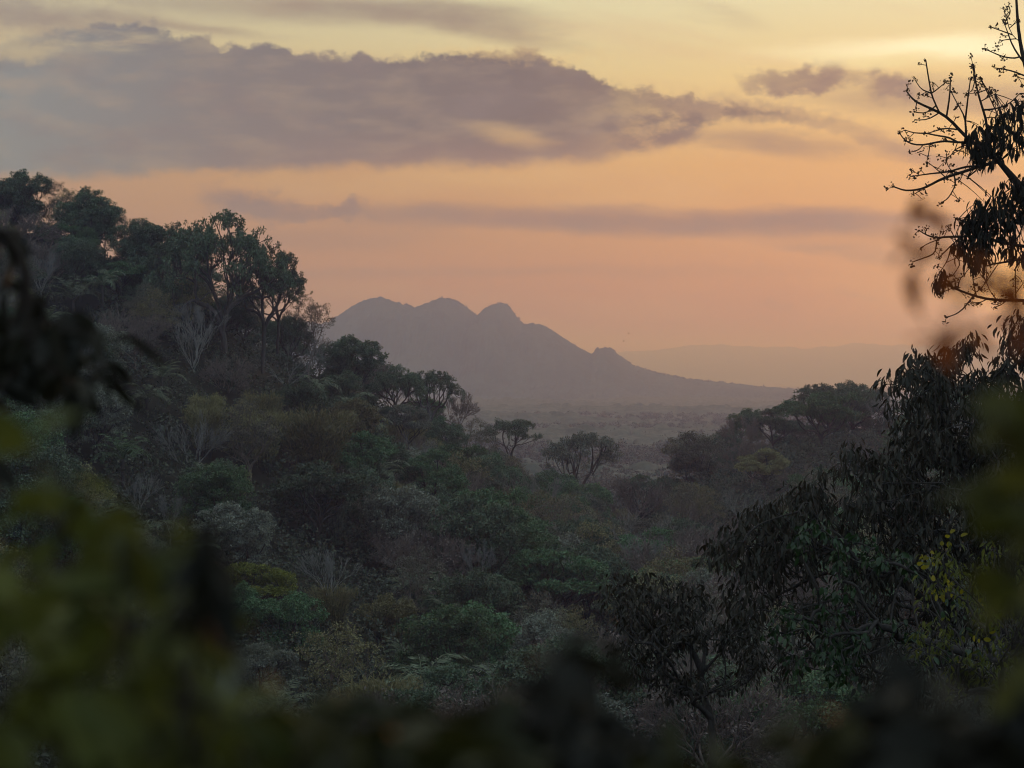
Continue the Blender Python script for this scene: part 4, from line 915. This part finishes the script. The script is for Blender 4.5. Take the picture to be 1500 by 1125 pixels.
# E: thin shrub with a few yellow leaves ---------------------------------------
rng = np.random.default_rng(305); dE = 44.0
polyE = [(1330, 850), (1400, 790), (1480, 800), (1560, 830), (1560, 1030), (1400, 1030), (1340, 960)]
qE = poly_points(rng, polyE, 260, .55, 40, 22); pE = px3(qE, dE + rng.normal(size=len(qE)) * 1.0); xE = (1430 - 750) / F * dE; zE = gz(xE, dE)
tb = Tubes(); trk = Buf(); net(tb, rng, [(xE, dE, zE - .5), (xE, dE, zE + .5)], pE, .006, .45, 5, rmax=.06); tb.into(trk)
fol = Buf(); hanging(fol, rng, pE, 5, .12, .04, .15, 1.1)
qy = np.concatenate([rng.normal(size=(6, 2)) * [7, 6] + c for c in ((1391, 788), (1358, 811), (1357, 825), (1385, 850), (1380, 870))] + [poly_points(rng, [(1380, 830), (1460, 830), (1470, 980), (1400, 980)], 13)])
yl = Buf(); py = px3(qy, dE - .6 + rng.normal(size=len(qy)) * .3); leaves(yl, py, rand_unit(rng, len(py)), rng.normal(size=py.shape) * .5 + [0, -1, .3], rng.uniform(.07, .13, len(py)), rng.uniform(.045, .08, len(py)), OVAL)
assemble('yellow_leaved_shrub', (xE, dE, zE), [('stems', trk, 'mid_near_bark', True), ('foliage', fol, 'bush_leaf', False), ('yellow_leaves', yl, 'gold_leaf', False)], category='shrub', label='thin shrub dotted with a few bright yellow leaves at the lower right')

# ------------------------------------------------------------------ plants right in front of the lens (out of focus)
def near_plant(name, seed, polys, d, base, leaf, bark, L, W, per, label, category='shrub', tipr=.0016, shape=OVAL, droop=.3, gap=0.0, group=None, trunk=None, stems='stems', extra=None, rmax=.02, big=1.0):
    rng = np.random.default_rng(seed); P = []
    for poly, n, dd in polys:
        q = poly_points(rng, poly, n, gap, 110, seed); P.append(px3(q, rng.uniform(dd[0], dd[1], n)))
    ne = 0
    if extra is not None: P.append(extra(rng)); ne = len(P[-1])
    P = np.concatenate(P); tb = Tubes(); st = Buf(); net(tb, rng, trunk or [base, (base[0], base[1], base[2] + .25)], P, tipr, .42, 5, .05, rmax=rmax); tb.into(st)
    C = np.repeat(P, per, 0); N = len(C); a = rand_unit(rng, N); a[:, 2] = a[:, 2] * .7 - droop
    s = rng.uniform(.6, 1.2, N); s[N - ne * per:] *= big; fo = Buf(); nr = rand_unit(rng, N); nr[:, 2] = np.abs(nr[:, 2]) + .3
    leaves(fo, C + rng.normal(size=C.shape) * L * .12, a, nr, L * s, W * s, shape)
    r = assemble(name, base, [(stems, st, bark, True), ('foliage', fo, leaf, False)], category=category, label=label)
    if group: r['group'] = group
    return r
gN = lambda x, y: (x, y, gz(x, y) - .03)
bs = lambda *a, **k: near_plant('bush', *a, **k)
bs(401, [([(-120, 590), (60, 610), (130, 680), (170, 780), (200, 900), (-120, 900)], 24, (1.95, 2.60)), ([(-120, 860), (210, 880), (260, 1000), (260, 1200), (-120, 1200)], 46, (1.82, 2.60))], 0, gN(-0.442, 2.21), 'bush_leaf', 'near_bark', .050, .026, 3, 'blurred olive bush closest to the lens at the left edge')
bs(402, [([(130, 760), (200, 730), (260, 790), (310, 880), (360, 960), (150, 960)], 15, (1.82, 2.34)), ([(180, 960), (380, 980), (450, 1040), (460, 1200), (180, 1200)], 34, (1.76, 2.34))], 0, gN(-0.221, 2.08), 'bush_leaf', 'near_bark', .048, .025, 3, 'blurred yellow-brown bush in the lower left corner below the dark hanging leaf')
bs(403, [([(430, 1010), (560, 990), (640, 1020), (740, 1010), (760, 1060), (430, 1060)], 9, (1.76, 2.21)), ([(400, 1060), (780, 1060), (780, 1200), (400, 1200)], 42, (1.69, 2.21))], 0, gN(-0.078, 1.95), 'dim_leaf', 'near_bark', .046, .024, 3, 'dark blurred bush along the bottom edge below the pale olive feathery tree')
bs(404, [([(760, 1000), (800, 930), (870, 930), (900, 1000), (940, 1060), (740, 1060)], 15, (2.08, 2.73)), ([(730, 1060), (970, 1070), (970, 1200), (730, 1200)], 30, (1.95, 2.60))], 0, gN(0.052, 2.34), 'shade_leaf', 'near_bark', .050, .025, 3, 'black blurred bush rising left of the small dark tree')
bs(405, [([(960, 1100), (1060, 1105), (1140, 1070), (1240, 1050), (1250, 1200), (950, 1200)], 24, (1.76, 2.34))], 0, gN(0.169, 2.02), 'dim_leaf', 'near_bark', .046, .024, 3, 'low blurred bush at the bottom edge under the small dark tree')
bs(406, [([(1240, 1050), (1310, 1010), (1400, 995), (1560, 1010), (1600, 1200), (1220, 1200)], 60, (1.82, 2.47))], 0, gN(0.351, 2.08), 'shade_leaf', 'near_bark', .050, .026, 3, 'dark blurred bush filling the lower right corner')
near_plant('sapling', 407, [([(1420, 745), (1440, 700), (1480, 680), (1560, 690), (1560, 790), (1440, 780)], 9, (1.7, 2.1)), ([(1410, 625), (1450, 580), (1560, 550), (1560, 650), (1430, 650)], 6, (1.7, 2.1)), ([(1470, 860), (1560, 830), (1560, 1100), (1470, 1080)], 9, (1.7, 2.1))], 0, gN(.38, 1.9), 'bush_leaf', 'near_bark', .038, .022, 3, 'blurred sapling with yellow-green leaves at the right edge', tipr=.001)
# climbing twig with backlit reddish leaves
near_plant('climber', 408, [([(1315, 300), (1340, 280), (1362, 300), (1330, 312)], 2, (2.1, 2.4)), ([(1320, 370), (1380, 340), (1400, 370), (1340, 390)], 3, (2.1, 2.4)), ([(1360, 420), (1420, 385), (1430, 420), (1380, 440)], 4, (2.1, 2.4)), ([(1350, 500), (1400, 460), (1440, 470), (1400, 500)], 4, (2.1, 2.4)), ([(1440, 380), (1530, 300), (1540, 480), (1450, 470)], 5, (2.1, 2.5))], 0, gN(.50, 2.25), 'rust_leaf', 'near_bark', .032, .011, 2, 'blurred twigs with rusty backlit leaves in front of the sunset glow', 'climber', .0007,
           trunk=[gN(.52, 2.3), (.525, 2.3, 99.0), (.51, 2.3, 99.7), (.49, 2.27, 100.03)], rmax=.007)
# drooping dark leaf on its stalk
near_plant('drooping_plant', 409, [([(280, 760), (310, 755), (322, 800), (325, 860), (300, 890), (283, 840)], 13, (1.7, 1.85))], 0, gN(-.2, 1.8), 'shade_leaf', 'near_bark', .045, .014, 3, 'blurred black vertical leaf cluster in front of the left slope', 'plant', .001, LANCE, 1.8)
near_plant('grass_tuft', 410, [([(290, 940), (330, 930), (370, 965), (340, 975)], 2, (2.0, 2.1))], 0, gN(-.21, 2.1), 'grey_leaf', 'near_bark', .030, .008, 2, 'two pale blurred leaf blades beside the lower left bushes', 'plant', .0008, LANCE, .1)
# overhanging tree whose low sprays enter at the left; its crown, out of view, is added to shade the near bushes
def over(rng):
    n = 900; a = rng.uniform(0, 2 * PI, n); r = np.sqrt(rng.random(n)) * 7.5; z = EYE + 3.6 + rng.random(n) ** 1.2 * 3.0 * (1 - (r / 9) ** 2)
    return np.stack([-1.0 + np.cos(a) * r, 1.5 + np.sin(a) * r, z], -1)
near_plant('overhanging_tree', 411, [([(-80, 430), (0, 400), (60, 440), (110, 455), (150, 480), (140, 505), (100, 520), (60, 560), (40, 590), (-80, 600)], 34, (4.0, 4.6)), ([(60, 520), (150, 515), (180, 540), (140, 555), (100, 585), (70, 580)], 8, (4.0, 4.6)), ([(0, 330), (14, 320), (16, 350), (0, 355)], 2, (4.0, 4.4)), ([(-60, 620), (0, 620), (2, 700), (-60, 700)], 5, (4.0, 4.6))],
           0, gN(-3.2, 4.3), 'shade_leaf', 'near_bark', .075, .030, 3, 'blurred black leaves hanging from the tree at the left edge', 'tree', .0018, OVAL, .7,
           trunk=[gN(-3.2, 4.3), (-3.15, 4.3, 99.0), (-3.0, 4.3, 100.2), (-2.6, 4.1, 101.5), (-2.0, 3.7, 102.8)], stems='trunk', extra=over, rmax=.16, big=2.2)

# two distant birds
def bird(x, y, z, span, heading, flap, label):
    ns, k = 15, 8; V = []; 
    for i in range(ns):
        s = (i / (ns - 1)) * 2 - 1; a = abs(s)
        body = math.exp(-(a / .10) ** 2); chord = .16 * (1 - a ** 3 * .8) + .34 * body; th = .012 + .075 * body
        xc = -.04 * a + .02; zc = flap * (a ** .8) * .5 - .06 * a * a
        for j in range(k):
            t = 2 * PI * j / k; cx = math.cos(t); px = xc + cx * chord * .5; V.append([s * .5, px, zc + math.sin(t) * th * (1 - .5 * abs(cx)) * .5])
    q = [[i * k + j, i * k + (j + 1) % k, (i + 1) * k + (j + 1) % k, (i + 1) * k + j] for i in range(ns - 1) for j in range(k)]
    b = Buf(); b.add(np.array(V) * span, q); o = link('bird', b.mesh('bird', M['feather'], True)); o.location = (x, y, z); o.rotation_euler = (.1, .25, heading)
    o['category'] = 'bird'; o['label'] = label; o['group'] = 'birds over the mountain slope'
p = at(921, 489, 700); bird(*p, 1.0, .7, .5, 'darker and higher of two tiny birds above the mountain slope')
p = at(914, 499, 760); bird(*p, .9, 2.2, -.3, 'fainter and lower of two tiny birds above the mountain slope')

# ------------------------------------------------------------------ haze
def haze_box():
    x0, x1, y0, y1, z0, z1 = -12500, 12500, -400, 37800, 15, 560
    b = Buf(); v = [[x, y, z] for z in (z0, z1) for (x, y) in ((x0, y0), (x1, y0), (x1, y1), (x0, y1))]
    b.add(v, [[3, 2, 1, 0], [4, 5, 6, 7], [0, 1, 5, 4], [1, 2, 6, 5], [2, 3, 7, 6], [3, 0, 4, 7]])
    m = bpy.data.materials.new('haze_air'); m.use_nodes = True; nt = m.node_tree; nt.nodes.clear()
    pv = nt.nodes.new('ShaderNodeVolumePrincipled'); pv.inputs['Color'].default_value = (0.42, 0.50, 1.0, 1)
    pv.inputs['Absorption Color'].default_value = (1, 1, 1, 1); pv.inputs['Density'].default_value = 1 / 6500.0; pv.inputs['Anisotropy'].default_value = 0.7
    o = nt.nodes.new('ShaderNodeOutputMaterial'); nt.links.new(pv.outputs[0], o.inputs['Volume'])
    h = link('haze', b.mesh('haze', m)); h['kind'] = 'stuff'; h['label'] = 'evening haze filling the valley air'; h['category'] = 'haze'
haze_box()
